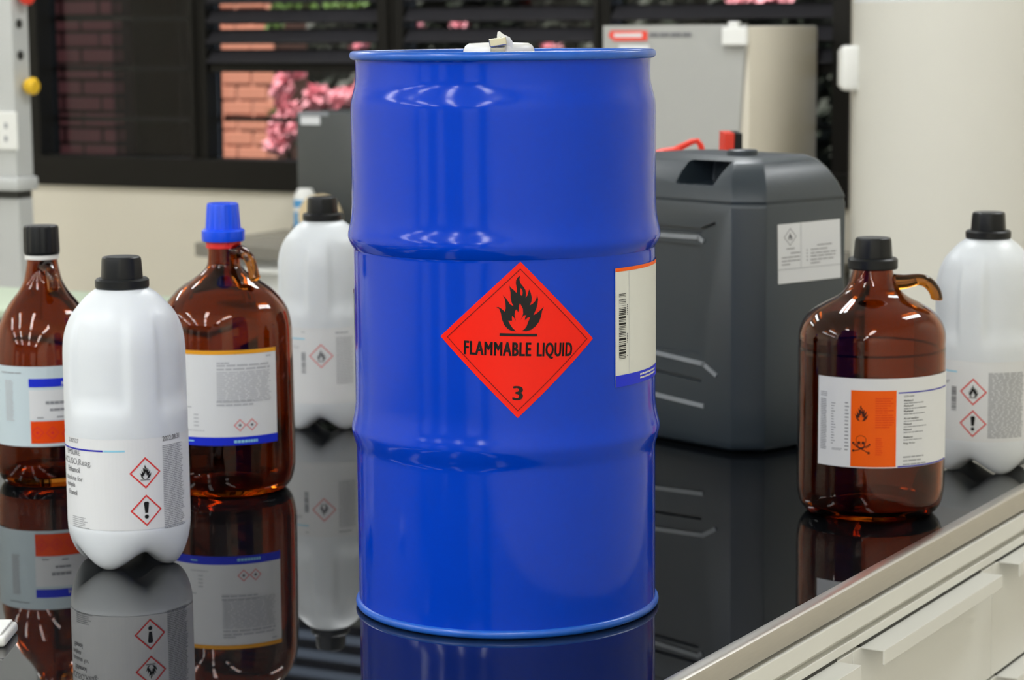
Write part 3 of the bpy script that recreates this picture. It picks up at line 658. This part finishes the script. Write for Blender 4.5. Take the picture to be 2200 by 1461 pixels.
# ------------------------------------------------------------------ amber glass jugs
def amber_bottle(x, y, prof, label, rest, wall_t=0.0035, hook=None, name='amber_bottle'):
    t = empty(name, (x, y, 0), label, 'bottle', 'amber glass bottles on the black worktop')
    outer = smoothprof(prof, 5)                       # from top down to the foot
    outer = outer+[(rest*0.80, 0.0), (rest*0.72, 0.003), (rest*0.3, 0.006), (0.0, 0.006)]
    inner = [(max(r-wall_t, 0.004), max(z, 0.010) if z < 0.012 else z) for r, z in smoothprof(prof, 5) if z > 0.012]
    inner = inner+[(rest*0.8, 0.0105), (rest*0.3, 0.0115), (0.0, 0.0115)]
    bm = lathe(outer[::-1]+inner, 128)
    bmesh.ops.recalc_face_normals(bm, faces=bm.faces[:])
    for f in bm.faces:      # inside skin of the glass
        c_ = f.calc_center_median(); rad_ = Vector((c_.x, c_.y, 0)); rad_ = rad_.normalized() if rad_.length > 1e-5 else rad_
        if f.normal.dot(rad_) < -0.15 or (0.009 < c_.z < 0.02 and f.normal.z > 0.7): f.material_index = 1
    obj('glass_body', bm, [M['amber'], M['amberin']], t, 60)
    if hook:
        ang, pts, rad = hook; d = Vector((math.cos(ang), math.sin(ang), 0))
        P = smoothprof(pts, 5); n = len(P)
        rr = [rad*(1.25-0.45*min(1, i/(n*0.3))) for i in range(n)]; rr[-1] *= 0.55; rr[-2] *= 0.85
        obj('ring_handle', tube([d*p[0]+Vector((0, 0, p[1])) for p in P], rr, 14), M['amber'], t, 60)
    return t
# right: black cap, big orange hazard label
AX, AY = 0.40273, 2.55071
pr = [(0.0200, 0.286), (0.0218, 0.2760), (0.0232, 0.2690), (0.0253, 0.2616), (0.0302, 0.2522), (0.0385, 0.2446), (0.0515, 0.2378), (0.0645, 0.2302), (0.0728, 0.2228), (0.0785, 0.2135), (0.0815, 0.2020), (0.0816, 0.1860), (0.0819, 0.1810), (0.0820, 0.1000), (0.0824, 0.0400), (0.0815, 0.0240), (0.0785, 0.0120), (0.0720, 0.0035), (0.066, 0.0)]
t = amber_bottle(AX, AY, pr, 'amber glass jug with black cap and orange hazard label, at the right', 0.066,
                 hook=(math.radians(-6), [(0.019, 0.2600), (0.034, 0.2605), (0.050, 0.2630), (0.060, 0.2600), (0.0675, 0.2520), (0.0705, 0.2440), (0.0705, 0.2400)], 0.0082))
screw_cap(t, 0.2752, 0.0220, 0.0208, 0.0348, 0.0276, 0.0125, M['cap'], 10)
c = Cyl(AX, AY, 0.0822)
sl, zt = c.sz(1760, 806); zb = c.sz(1880, 1006)[1]; zt = c.sz(1880, 814)[1]
lb_ = Ink(c).rect(sl, zb, 0.120, zt).done('label', M['paper'], t, 0.0006)
sO, zO = c.sz(1829, 838); sO2, _ = c.sz(1926, 838); zO2 = zb+0.0012
ob = Ink(c).rect(sO, zO2, sO2, zO).done('orange_panel', M['orange'], lb_, 0.0009)
fc = c.sz(1850.5, 889); Ink(c).flame(fc, 0.0190, False).done('flame_symbol', M['darkbrown'], lb_, 0.0012)
# skull and crossbones
k = 0.00043; sk = c.sz(1850, 950)
def sp(dx, dy): return (sk[0]+dx*k, sk[1]-dy*k)
ik = Ink(c)
dome = [sp(-9, 6), sp(-12, -1), sp(-12.5, -8), sp(-10, -14), sp(-4, -17), sp(3, -17), sp(9.5, -14), sp(12.5, -8), sp(12, -1), sp(9, 6)]
ik.line(dome, 0.0005); ik.line([sp(-9, 6), sp(-8, 12), sp(-4, 16), sp(4, 16), sp(8, 12), sp(9, 6)], 0.0012); ik.line([sp(-7, 12), sp(-3, 14.5), sp(3, 14.5), sp(7, 12)], 0.0014)
ik.disc(sp(-5, 1.5), 0.0017); ik.disc(sp(5.5, 1.5), 0.0017); ik.poly([sp(-1.5, 8), sp(1.5, 8), sp(0.2, 4.5)])
ik.line([sp(-20, 4), sp(-10, 12), sp(10, 22), sp(18, 27)], 0.0009); ik.line([sp(21, 6), sp(10, 12), sp(-10, 21), sp(-17, 22)], 0.0009); ik.line([sp(-19, 0), sp(-10, 9)], 0.0006); ik.line([sp(20, 10), sp(12, 14)], 0.0006)
ik.disc(sp(19, 27), 0.0014); ik.disc(sp(-19, 22), 0.0014); ik.disc(sp(21, 6), 0.0011); ik.disc(sp(-20, 2), 0.0011)
ik.done('skull_symbol', M['darkbrown'], lb_, 0.0012)
Ink(c).lines(1881, 854, 1922, 920, 13, 0.4, 0.45, 3).lines(1881, 940, 1896, 979, 9, 0.4, 0.3, 2).done('printed_text', M['redorange'], lb_, 0.0012, kind='stuff')
Ink(c).lines(1765, 838, 1787, 852, 3, 0.4, 0.4, 2).lines(1765, 853, 1777, 965, 30, 0.45, 0.2, 2).lines(1787, 862, 1796, 955, 16, 0.3, 0.6, 1).lines(1816, 861, 1824, 970, 14, 0.35, 0.3, 1).lines(1788, 960, 1810, 968, 2, 0.4, 0.2, 3).done('printed_text', M['grey'], lb_, 0.0010, kind='stuff')
sb0 = c.sz(1929, 900)[0]; zl = c.sz(1929, 843)[1]; zl2 = c.sz(1929, 1001.5)[1]
Ink(c).rect(sb0, zl-0.0013, 0.112, zl).rect(sb0, zl2-0.0013, 0.112, zl2).done('blue_line', M['dblue'], lb_, 0.0010)
ik = Ink(c); s_ = c.sz(1941, 900)[0]
def row(y, s, h, bold, ik=ik):
    z = c.sz(1941, y)[1]; V, T = text_polys(s); L = (max(v[0] for v in V)-min(v[0] for v in V))*h/0.70; ik.text(s, (s_, z), (s_+L, z), h, bold, px=False)
rows = [(853, 'LiChrosolv', 0.0020, 0.0), (862.5, 'Methanol', 0.0021, 0.03), (874, 'Methanol', 0.0021, 0.03), (885.5, 'Methanol', 0.0021, 0.03), (901, 'Alcool metilico', 0.0021, 0.03), (913, 'Metanol', 0.0021, 0.03), (925, 'Metanol', 0.0021, 0.03), (941, 'Methanol', 0.0021, 0.03), (954, 'Reag. Ph Eur', 0.0020, 0.02)]
for y, s, h, b in rows: row(y, s, h, b*0.5)
ik.done('lettering', M['black'], lb_, 0.0010)
ik = Ink(c)
for y in (867.5, 879, 890.5, 906, 918, 930, 946): 
    z = c.sz(1941, y)[1]; u = s_; e_ = s_+0.030*random.uniform(0.75, 1.0)
    while u < e_: v = u+random.uniform(0.002, 0.006); ik.rect(u, z, min(v, e_), z+0.0009); u = v+0.0006
ik.lines(1939, 978, 1990, 996, 3, 0.3, 0.35, 4).done('printed_text', M['grey'], lb_, 0.0010, kind='stuff')
# left centre: blue cap
BX, BY = -0.34021, 2.71156
pr = [(0.0178, 0.310), (0.0187, 0.2930), (0.0190, 0.2800), (0.0199, 0.2693), (0.0259, 0.2612), (0.0364, 0.2530), (0.0525, 0.2425), (0.0608, 0.2348), (0.0691, 0.2242), (0.0747, 0.2135), (0.0781, 0.1976), (0.0788, 0.1764), (0.0794, 0.1200), (0.0798, 0.0414), (0.0785, 0.0240), (0.0750, 0.0110), (0.0690, 0.0030), (0.064, 0.0)]
t = amber_bottle(BX, BY, pr, 'amber glass jug with a bright blue cap, left of the drum', 0.064,
                 hook=(math.radians(-35), [(0.016, 0.2860), (0.028, 0.2850), (0.039, 0.2790), (0.044, 0.2690), (0.047, 0.2590), (0.050, 0.2530)], 0.0080))
screw_cap(t, 0.2975, 0.0204, 0.0187, 0.0447, 0.0254, 0.0140, M['bluecap'], 14)
obj('sealing_ring', lathe([(0.0188, 0.2890), (0.0208, 0.2895), (0.0208, 0.2972), (0.0188, 0.2975)], 64, closed=True), M['redring'], t, 40, label='red sealing ring')
c = Cyl(BX, BY, 0.0798)
sr, _ = c.sz(593, 850); zt = c.sz(500, 753)[1]; zb = c.sz(500, 957)[1]
lb_ = Ink(c).rect(-0.10, zb, sr, zt).done('label', M['paper'], t, 0.0006)
Ink(c).rect(-0.10, zt-0.0046, sr, zt).done('yellow_stripe', M['amberband'], lb_, 0.0009); zq = c.sz(500, 939)[1]
Ink(c).rect(-0.10, zb, sr, zq).done('blue_stripe', M['blue'], lb_, 0.0009)
Ink(c).lines(503, 944, 553, 950, 1, 0.6, 0.0, 9).lines(404, 943, 418, 949, 1, 0.6, 0.0, 3).done('printed_text', M['cyan'], lb_, 0.0012, kind='stuff')
Ink(c).lines(465, 777, 500, 783, 1).lines(465, 782, 582, 790, 2, 0.45, 0.1, 6).lines(465, 799, 582, 858, 17, 0.42, 0.06, 6).lines(465, 860, 550, 870, 2, 0.5, 0.1, 5).lines(400, 870, 414, 877, 1).lines(417, 886, 429, 918, 4, 0.4).lines(402, 921, 444, 927, 1).lines(570, 760, 583, 766, 1).done('printed_text', M['pale'], lb_, 0.0010, kind='stuff')
Ink(c).lines(396, 815, 401, 828, 1, 0.6, 0, 1).lines(397, 836, 402, 848, 1, 0.6, 0, 1).done('printed_text', M['mid'], lb_, 0.0010, kind='stuff')
ghs(c, (515.5, 913.5), 13, 13.5, lb_, 'dot', 0.0008, red='pink'); ghs(c, (541, 911.5), 13, 13.5, lb_, 'dot', 0.0008, red='pink')
# far left: tall neck, black cap
LX, LY = -0.56875, 2.77690
pr = [(0.0175, 0.2900), (0.0180, 0.2712), (0.0206, 0.2548), (0.0237, 0.2434), (0.0303, 0.2315), (0.0393, 0.2201), (0.0470, 0.2081), (0.0525, 0.1967), (0.0570, 0.1847), (0.0613, 0.1664), (0.0636, 0.1435), (0.0640, 0.1000), (0.0640, 0.0397), (0.0628, 0.0200), (0.0590, 0.0070), (0.053, 0.0)]
t = amber_bottle(LX, LY, pr, 'amber glass bottle with long neck and black cap at the left edge', 0.053,
                 hook=(math.radians(-62), [(0.015, 0.2620), (0.029, 0.2600), (0.038, 0.2530), (0.0415, 0.2440), (0.042, 0.2360)], 0.0085))
screw_cap(t, 0.2770, 0.0212, 0.0209, 0.0350, 0.0212, 0.004, M['cap'], 16)
obj('collar', lathe([(0.0180, 0.2712), (0.0206, 0.2716), (0.0206, 0.2765), (0.0180, 0.2768)], 64, closed=True), M['whitecap'], t, 40, label='white collar under the cap')
c = Cyl(LX, LY, 0.0640)
zt = c.sz(75, 788)[1]; zb = c.sz(85, 960)[1]
lb_ = Ink(c).rect(-0.11, zb, 0.07, zt).done('label', M['paperblue'], t, 0.0006)
wpz = c.sz(100, 800)[1]
sw_ = c.sz(63, 850)[0]; Ink(c).rect(sw_, c.sz(100, 902)[1], 0.07, c.sz(100, 838)[1]).done('white_panel', M['paper'], lb_, 0.0008)
Ink(c).rect(sw_, c.sz(63, 832)[1], 0.055, c.sz(63, 814)[1]).done('blue_bar', M['blue'], lb_, 0.0010)
Ink(c).rect(c.sz(66, 900)[0], c.sz(67, 953)[1], 0.055, c.sz(66, 905)[1]).done('orange_panel', M['redorange'], lb_, 0.0010)
for xx in (81, 113, 145):
    m_ = c.sz(xx, 929.5); Ink(c).diamond(m_, 0.0078, 0.0078, 0.0009).disc(m_, 0.0018).done('hazard_diamond', M['maroon'] if xx == 0 else M['ghsred'], lb_, 0.0013)
Ink(c).lines(98, 860, 140, 868, 1, 0.6, 0, 3).lines(107, 875, 140, 883, 1, 0.5, 0, 3).lines(80, 895, 95, 900, 1, 0.5).lines(122, 892, 140, 897, 1, 0.5).lines(5, 796, 46, 804, 1, 0.4, 0, 3).done('printed_text', M['grey'], lb_, 0.0012, kind='stuff')
Ink(c).lines(12, 815, 33, 905, 22, 0.5, 0.2, 2).done('printed_text', M['pale'], lb_, 0.0010, kind='stuff')
Ink(c).text('M', (131.5, 829), (137, 829), 0.006, 0.02).done('logo_letter', M['paper'], lb_, 0.0012)

# ------------------------------------------------------------------ grey jerrycan
E1 = np.array([0.766, 0.643, 0]); E2 = np.array([-0.643, 0.766, 0]); C0 = np.array([0.298, 2.871, 0.0006]); CW, CL = 0.209, 0.292
MC = frame(C0, E1, E2); MCi = MC.inverted()
can = empty('jerrycan', label='dark grey plastic jerrycan with white label, right behind the drum', cat='jerrycan', matrix=MC)
def sect(z, ins, ch):
    x0, x1, y0, y1 = ins, CW-ins, ins, CL-ins
    return [(x0+ch, y0, z), (x1-ch, y0, z), (x1, y0+ch, z), (x1, y1-ch, z), (x1-ch, y1, z), (x0+ch, y1, z), (x0, y1-ch, z), (x0, y0+ch, z)]
bm = bmesh.new(); rings = []
for z, ins, ch in ((0, 0.014, 0.030), (0.006, 0.005, 0.031), (0.02, 0.0015, 0.031), (0.06, 0, 0.031), (0.316, 0, 0.031), (0.3195, 0.0016, 0.031), (0.323, 0.0, 0.031), (0.342, 0.007, 0.031), (0.357, 0.016, 0.029), (0.369, 0.027, 0.026), (0.3755, 0.040, 0.024)):
    rings.append([bm.verts.new(p) for p in sect(z, ins, ch)])
for a, b in zip(rings[:-1], rings[1:]):
    for i in range(8): bm.faces.new((a[i], a[(i+1) % 8], b[(i+1) % 8], b[i]))
bm.faces.new(rings[0][::-1]); bm.faces.new(rings[-1])
me = baked(bm, ('BEVEL', dict(width=0.007, segments=3, limit_method='ANGLE', angle_limit=math.radians(28))))
def canpt(px, py, a=0.0):      # (b, z) on a plane parallel to the left face
    P = onplane(px, py, C0+E1*a, E1); return float(np.dot(P-C0, E2)), float(P[2])
p = [canpt(1528, 402, 0.004), canpt(1447, 396, 0.004), canpt(1472, 336, 0.02), canpt(1562, 336, 0.02)]
ztop = 0.3715
p[2] = (p[2][0], ztop); p[3] = (p[3][0], ztop)
cut1 = prism(p, (0, 1, 0), (0, 0, 1), (1, 0, 0), 0.135, o=(-0.06, 0, 0)); bmesh.ops.bevel(cut1, geom=cut1.edges[:], offset=0.003, segments=3, affect='EDGES', profile=0.5)
b0, z_t = canpt(1512, 528); z_b = canpt(1510, 763)[1]
cut2 = box(-0.05, 0.005, b0, 0.245, z_b, z_t); bmesh.ops.bevel(cut2, geom=[e for e in cut2.edges if abs(e.verts[0].co.x-e.verts[1].co.x) > 0.01], offset=0.014, segments=4, affect='EDGES', profile=0.5)
gr = bmesh.new()
def groove(pts, wd, dep, x0=-0.05):
    P = [canpt(*q) for q in pts]; out = []
    for (a, b) in zip(P[:-1], P[1:]):
        d = np.array(b)-np.array(a); d = d/np.linalg.norm(d); n = np.array([-d[1], d[0]])*wd/2; e = d*wd*0.4
        out.append(prism([tuple(np.array(a)-n-e), tuple(np.array(b)-n+e), tuple(np.array(b)+n+e), tuple(np.array(a)+n-e)], (0, 1, 0), (0, 0, 1), (1, 0, 0), dep-x0, o=(x0, 0, 0)))
    return out
bm = bmesh.new(); bm.from_mesh(me); bpy.data.meshes.remove(me)
cuts = [cut1, cut2]+groove([(1385, 485), (1505, 496), (1535, 484)], 0.006, 0.006)+groove([(1385, 790), (1505, 818)], 0.005, 0.006)
me = baked(bm, boolean=cuts)
fin('body', me, M['can'], can, 35)
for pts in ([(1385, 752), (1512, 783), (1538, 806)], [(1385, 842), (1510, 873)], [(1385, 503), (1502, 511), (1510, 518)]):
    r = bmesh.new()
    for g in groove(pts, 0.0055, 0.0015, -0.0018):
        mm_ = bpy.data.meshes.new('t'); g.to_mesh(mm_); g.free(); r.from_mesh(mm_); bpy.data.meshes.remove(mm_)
    obj('rib', r, M['canrib'], can, label='rib with painted edge highlight')  # lighter grey paints the light caught along the raised edges
obj('screw_cap', lathe([(0.020, 0.3752), (0.020, 0.3815), (0.018, 0.383), (0, 0.383)], 32, 0.095, 0.105), M['can'], can, 40)
ff = Flat(C0, E1, -E2); mi = MCi
class CanFace:
    step = None
    def sz(self, px, py):
        P = onplane(px, py, C0, E2); return float(np.dot(P-C0, E1)), float(P[2])
    def P(self, s, z, off): return Vector((s, -off, z))
cf = CanFace()
lb_ = Ink(cf).pxpoly([(1670, 484), (1804, 471), (1806, 597), (1671, 612)]).done('label', M['paper'], can, 0.0006)
c_ = cf.sz(1696.5, 510); Ink(cf).diamond(c_, 0.0115, 0.0112, 0.0007).flame(c_, 0.011, False).done('hazard_diamond', M['mid'], lb_, 0.0009)
Ink(cf).pxline([(1719.5, 480), (1720, 576)], 0.0005).pxline([(1671, 581.5), (1806, 568)], 0.0006).done('rule_line', M['grey'], lb_, 0.0009)
ik = Ink(cf)
def crow(x0, y0, x1, n=3):
    a, b = np.array(cf.sz(x0, y0)), np.array(cf.sz(x1, y0-(x1-x0)*0.105)); r_ = random.Random(int(x0*7+y0)); u = 0
    while u < 0.97:
        v = min(1, u+r_.uniform(0.6, 1.2)/n); ik.line([tuple(a+(b-a)*u), tuple(a+(b-a)*v)], 0.0010); u = v+0.05
crow(1755, 527, 1786, 2); crow(1741, 537, 1776, 2); crow(1741, 545, 1794, 4); crow(1741, 551.5, 1793, 4); crow(1741, 559, 1789, 4); crow(1741, 566, 1760, 1); crow(1689, 536, 1706, 1)
crow(1698, 545, 1717, 1); crow(1679, 555.5, 1717, 3); crow(1679, 563, 1717, 4); crow(1679, 570.5, 1696, 1)
for y in (538, 545, 552, 559.5): ik.disc(cf.sz(1733, y), 0.0009, 8)
ik.done('printed_text', M['mid'], lb_, 0.0009, kind='stuff')

# white object at the front left
P = onz(6, 1392)
er = empty('plastic_tray', (P[0]-0.02, P[1]+0.02, 0), 'corner of a white plastic tray at the bottom left edge of the picture', 'tray')
obj('shell', box(-0.05, 0.0225, -0.02, 0.035, 0.0, 0.0105, 0.0035, 3), M['whitecap'], er, 40); obj('lid', box(-0.046, 0.0185, -0.016, 0.031, 0.0106, 0.013, 0.001), M['whitecap'], er)

# ------------------------------------------------------------------ background bench and its things (wall frame)
b2 = empty('wall_bench', label='grey worktop with rounded corner along the wall below the window', cat='worktop', matrix=MW)
bm = box(0.883, 2.58, -0.503, -0.032, -0.03, 0.0); bmesh.ops.bevel(bm, geom=[e for e in bm.edges if abs(e.verts[0].co.z-e.verts[1].co.z) > 0.02 and e.verts[0].co.x < 1 and e.verts[0].co.y < -0.4], offset=0.07, segments=6, affect='EDGES', profile=0.5)
obj('top_slab', bm, M['bench2'], b2, 30)
for k, (a, b) in enumerate(((0.95, 1.49), (1.492, 2.03), (2.032, 2.57))):
    t = empty('bench_cabinet', label=('cream drawer cabinet under the wall bench, left one by the amber jug', 'cream drawer cabinet under the wall bench, hidden behind the drum', 'cream drawer cabinet under the wall bench, hidden behind the jerrycan')[k], cat='cabinet', group='cabinets under the wall bench', matrix=MW @ Matrix.Translation((0, 0, FLOOR)))
    obj('carcass', box(a, b, -0.46, -0.03, 0.0, -FLOOR-0.031), M['cab'], t)
    for z1_, z0_ in ((-0.05, -0.125), (-0.135, -0.28), (-0.29, -0.8)):
        dr = obj('drawer', box(a+0.006, b-0.006, -0.478, -0.4605, -FLOOR+z0_, -FLOOR+z1_, 0.002), M['cab'], t)
        obj('handle', box(a+0.02, b-0.02, -0.496, -0.4785, -FLOOR+z1_-0.018, -FLOOR+z1_-0.002, 0.003), M['cab'], dr)
def wl(px, py, off): x, z = wallpt(px, py, off); return x, z
# instrument
x0, z1 = wl(1296, 55, -0.49); x1, _ = wl(1605, 60, -0.49)
ins = empty('grey_oven', label='tall grey and beige oven with red badge on the wall bench', cat='oven', matrix=MW)
obj('casing', box(x0+0.004, x1, -0.475, -0.035, 0.012, z1-0.004, 0.006), M['grey_side'], ins, 40)
door = obj('door', prism([(x0, 0.015), (x1-0.038, 0.015), (x1-0.002, z1), (x0, z1)], (1, 0, 0), (0, 0, 1), (0, 1, 0), 0.014, o=(0, -0.49, 0)), M['grey_case'], ins)
for sx in (x0+0.03, x1-0.03):
    for sy in (-0.44, -0.07): obj('foot', lathe([(0, 0), (0.015, 0), (0.015, 0.013), (0, 0.013)], 20, sx, sy), M['cap'], ins)
fw_ = Flat(W0+WN*(-0.49), WD, -WN)
class WallFace:
    step = None
    def __init__(self, off): self.off = off
    def sz(self, px, py): return wallpt(px, py, self.off)
    def P(self, s, z, off): return Vector((s, self.off-off, z))
wf = WallFace(-0.491)
Ink(wf).pxpoly([(1312, 66), (1391, 66), (1391, 87), (1320, 88), (1308, 78)]).done('red_badge', M['redp'], door, 0.0010); Ink(wf).pxpoly([(1318, 72), (1380, 71), (1380, 80), (1320, 80)]).done('badge_text', M['paper'], door, 0.0014)
Ink(wf).lines(1396, 69, 1490, 80, 1, 0.7, 0, 5).done('printed_text', M['mid'], door, 0.0010); Ink(wf).pxrect(1330, 97, 1395, 112).done('sticker', M['paper'], door, 0.0010)
xa, za = wl(1550, 98, -0.505); xb, zb_ = wl(1604, 58, -0.505); xc, zc = wl(1562, 46, -0.505)
latch = obj('latch', box(xa, xb, -0.506, -0.4905, za, zb_, 0.004), M['whitecap'], ins, label='white latch'); obj('latch_knob', box(xc, xc+0.024, -0.503, -0.48, zb_-0.002, zc, 0.004), M['whitecap'], latch)
# dark box on the left
x0, z1 = wl(634, 240, -0.365); x1, _ = wl(800, 240, -0.365)
sc_ = empty('dark_instrument', label='charcoal grey instrument left behind the drum under the window', cat='instrument', matrix=MW)
obj('casing', box(x0, x1, -0.365, -0.05, 0.05, z1, 0.008), M['charcoal'], sc_, 40); obj('base', box(x0-0.005, x1+0.01, -0.385, -0.045, 0.0, 0.0495, 0.006), M['cap'], sc_, 40)
wf2 = WallFace(-0.3655); Ink(wf2).pxrect(646, 250, 688, 268).done('name_plate', M['paper'], sc_, 0.001); Ink(wf2).pxrect(640, 240, 706, 249).done('top_stripe', M['grey'], sc_, 0.0008)
# wash bottle, tape roll
x, z = wl(655, 405, -0.42); wbm = empty('wash_bottle', label='small white bottle with blue label left of the dark instrument', cat='bottle', matrix=MW @ Matrix.Translation((x, -0.420, 0)))
hz = wallpt(655, 405, -0.42)[1]
obj('body', lathe([(0, 0), (0.026, 0), (0.0285, 0.004), (0.0285, hz-0.02), (0.020, hz-0.004), (0.018, hz), (0, hz)], 40), M['whitecap'], wbm, 40)
za, zb_ = wallpt(655, 432, -0.47)[1], wallpt(655, 448, -0.47)[1]
obj('blue_band', lathe([(0.0288, zb_), (0.0288, za)], 40), M['skyblue'], wbm, 40); za, zb_ = wallpt(655, 458, -0.47)[1], max(wallpt(655, 500, -0.47)[1], 0.02)
obj('lower_band', lathe([(0.0288, zb_), (0.0288, za)], 40), M['skyblue'], wbm, 40)
q = onz(700, 640); RX, RY = -0.0845*4.9, 4.9
xr, zr = wl(688, 470, -0.484)
tr = empty('tape_roll', label='beige roll of tape standing behind the middle white bottle', cat='tape', matrix=MW @ Matrix.Translation((xr, -0.484, 0)))
tz = wallpt(700, 418, -0.484)[1]; rr_ = 0.057
ob = lathe([(0.030, -0.012), (rr_, -0.012), (rr_, 0.012), (0.030, 0.012)], 48, closed=True)
bmesh.ops.rotate(ob, verts=ob.verts[:], matrix=Matrix.Rotation(PI/2, 3, 'X')); bmesh.ops.translate(ob, verts=ob.verts[:], vec=(0, 0, tz-rr_)); obj('tape', ob, M['beige'], tr, 40)
st = box(-0.03, 0.03, -0.018, 0.018, 0, max(0.01, tz-2*rr_), 0.002); obj('holder', st, M['cap'], tr)
# red jug with handle and black case behind the jerrycan
JM = frame(np.array([0.0, 3.47, 0]), R0, np.array([0.0, 1, 0]))
rj = empty('red_jug', label='bright red plastic jug with loop handle behind the jerrycan', cat='jug', matrix=JM)
def wp(px, py): Q = onplane(px, py, (0, 3.47, 0), np.array([0, 1.0, 0])); return (float(Q[0]), 0.0, float(Q[2]))
xj, _, zj = wp(1385, 352); xk = wp(1478, 345)[0]
obj('body', box(xj, xk, -0.05, 0.05, 0.0, zj, 0.015, 3), M['redp'], rj, 40)
obj('spout', tube([wp(1400, 342), wp(1425, 331), wp(1462, 322)], [0.011, 0.009, 0.006], 12), M['redp'], rj, 60)
obj('handle', tube([wp(1440, 328), wp(1465, 315), wp(1487, 304), wp(1499, 303), wp(1505, 312), wp(1510, 328), wp(1509, 360), wp(1470, 375)], [0.006, 0.0048, 0.0045, 0.0045, 0.0045, 0.0045, 0.006, 0.006], 10), M['redp'], rj, 60)
a = wp(1535, 320); b = wp(1585, 285)
bkc = empty('black_case', label='black case with orange front edge standing beside the red jug', cat='case', matrix=JM)
obj('case_body', prism([(a[0]+0.016, 0), (b[0]+0.004, 0), (b[0]+0.004, b[2]), (a[0]+0.028, b[2])], (1, 0, 0), (0, 0, 1), (0, 1, 0), 0.09, o=(0, -0.03, 0)), M['cap'], bkc)
obj('orange_edge', prism([(a[0]+0.002, 0), (a[0]+0.0155, 0), (a[0]+0.0275, b[2]), (a[0]+0.013, b[2])], (1, 0, 0), (0, 0, 1), (0, 1, 0), 0.088, o=(0, -0.029, 0)), M['redp'], bkc)

# ------------------------------------------------------------------ service panel at the left edge
P = ray(30, 200); P = CAM+P*(5.2/P[1])
sp_ = empty('service_panel', label='white enamelled service panel with holes and knobs at the left edge', cat='panel', matrix=frame(np.array([P[0], P[1], 0]), WD, WN))
PO = np.array([P[0], P[1], 0])
def side(px, py): Q = onplane(px, py, PO, WD); return float(np.dot(Q-PO, WN)), float(Q[2])
def front(px, py): Q = onplane(px, py, PO, WN); return float(np.dot(Q-PO, WD)), float(Q[2])
zl1, zl0 = front(20, 380)[1], front(20, 410)[1]; zg = front(20, 427)[1]
dp = 0.058
obj('upper_body', box(-0.6, 0, 0, dp, zl1, 1.5, 0.002), M['panelw'], sp_); obj('lip', box(-0.6, 0.012, -0.014, dp+0.004, zl0, zl1-0.0005, 0.006), M['panelw'], sp_, 40)
obj('gap_strip', box(-0.6, -0.004, 0.006, dp-0.004, zg, zl0-0.0005), M['cabdark'], sp_); obj('lower_body', box(-0.6, -0.001, 0.003, dp-0.004, FLOOR, zg-0.0005, 0.002), M['panelw'], sp_)
for px, py in ((40, 51), (43, 119)):
    y_, z_ = side(px, py); h_ = lathe([(0, 0), (0.0105, 0), (0.0105, 0.002), (0, 0.002)], 24); bmesh.ops.rotate(h_, verts=h_.verts[:], matrix=Matrix.Rotation(PI/2, 3, 'Y'))
    bmesh.ops.translate(h_, verts=h_.verts[:], vec=(0.0002, y_, z_)); obj('hole_plug', h_, M['cabdark'], sp_, 30)
for px, py, mm in ((57, 185, 'yellow'), (46, -8, 'redp')):
    y_, z_ = side(px, py); h_ = lathe([(0, 0), (0.007, 0), (0.007, 0.006), (0.016, 0.008), (0.0195, 0.014), (0.0195, 0.026), (0.014, 0.032), (0, 0.033)], 24); bmesh.ops.rotate(h_, verts=h_.verts[:], matrix=Matrix.Rotation(PI/2, 3, 'Y'))
    bmesh.ops.translate(h_, verts=h_.verts[:], vec=(0.0005, y_-0.006, z_)); obj('knob', h_, M[mm], sp_, 40, label='yellow knob' if mm == 'yellow' else 'red knob')
x_, za = front(38, 240); _, zb_ = front(38, 322); so_ = obj('socket_plate', box(-0.12, x_, -0.006, -0.0003, zb_, za, 0.002), M['whitecap'], sp_)
for py in (270, 298): a = front(18, py); obj('socket_slot', box(a[0]-0.006, a[0]+0.002, -0.0066, -0.0058, a[1]-0.006, a[1]+0.006), M['grey'], so_)
# pale green bench end behind the far left bottle
P = onz(-140, 660); Q = onz(190, 660)
gb = empty('side_bench', label='pale green topped bench behind the left amber bottle', cat='worktop', matrix=frame(np.array([-0.62, 4.30, 0]), WD, WN))
obj('top_slab', box(-0.75, 0.0, 0.0, 0.32, -0.02, 0.0, 0.006), M['greentop'], gb, 40); obj('edge_strip', box(-0.75, -0.004, 0.004, 0.03, -0.034, -0.0205), M['cabdark'], gb); obj('cabinet', box(-0.74, -0.01, 0.01, 0.31, FLOOR, -0.0345, 0.003), M['cab'], gb)
bpy.context.view_layer.update()
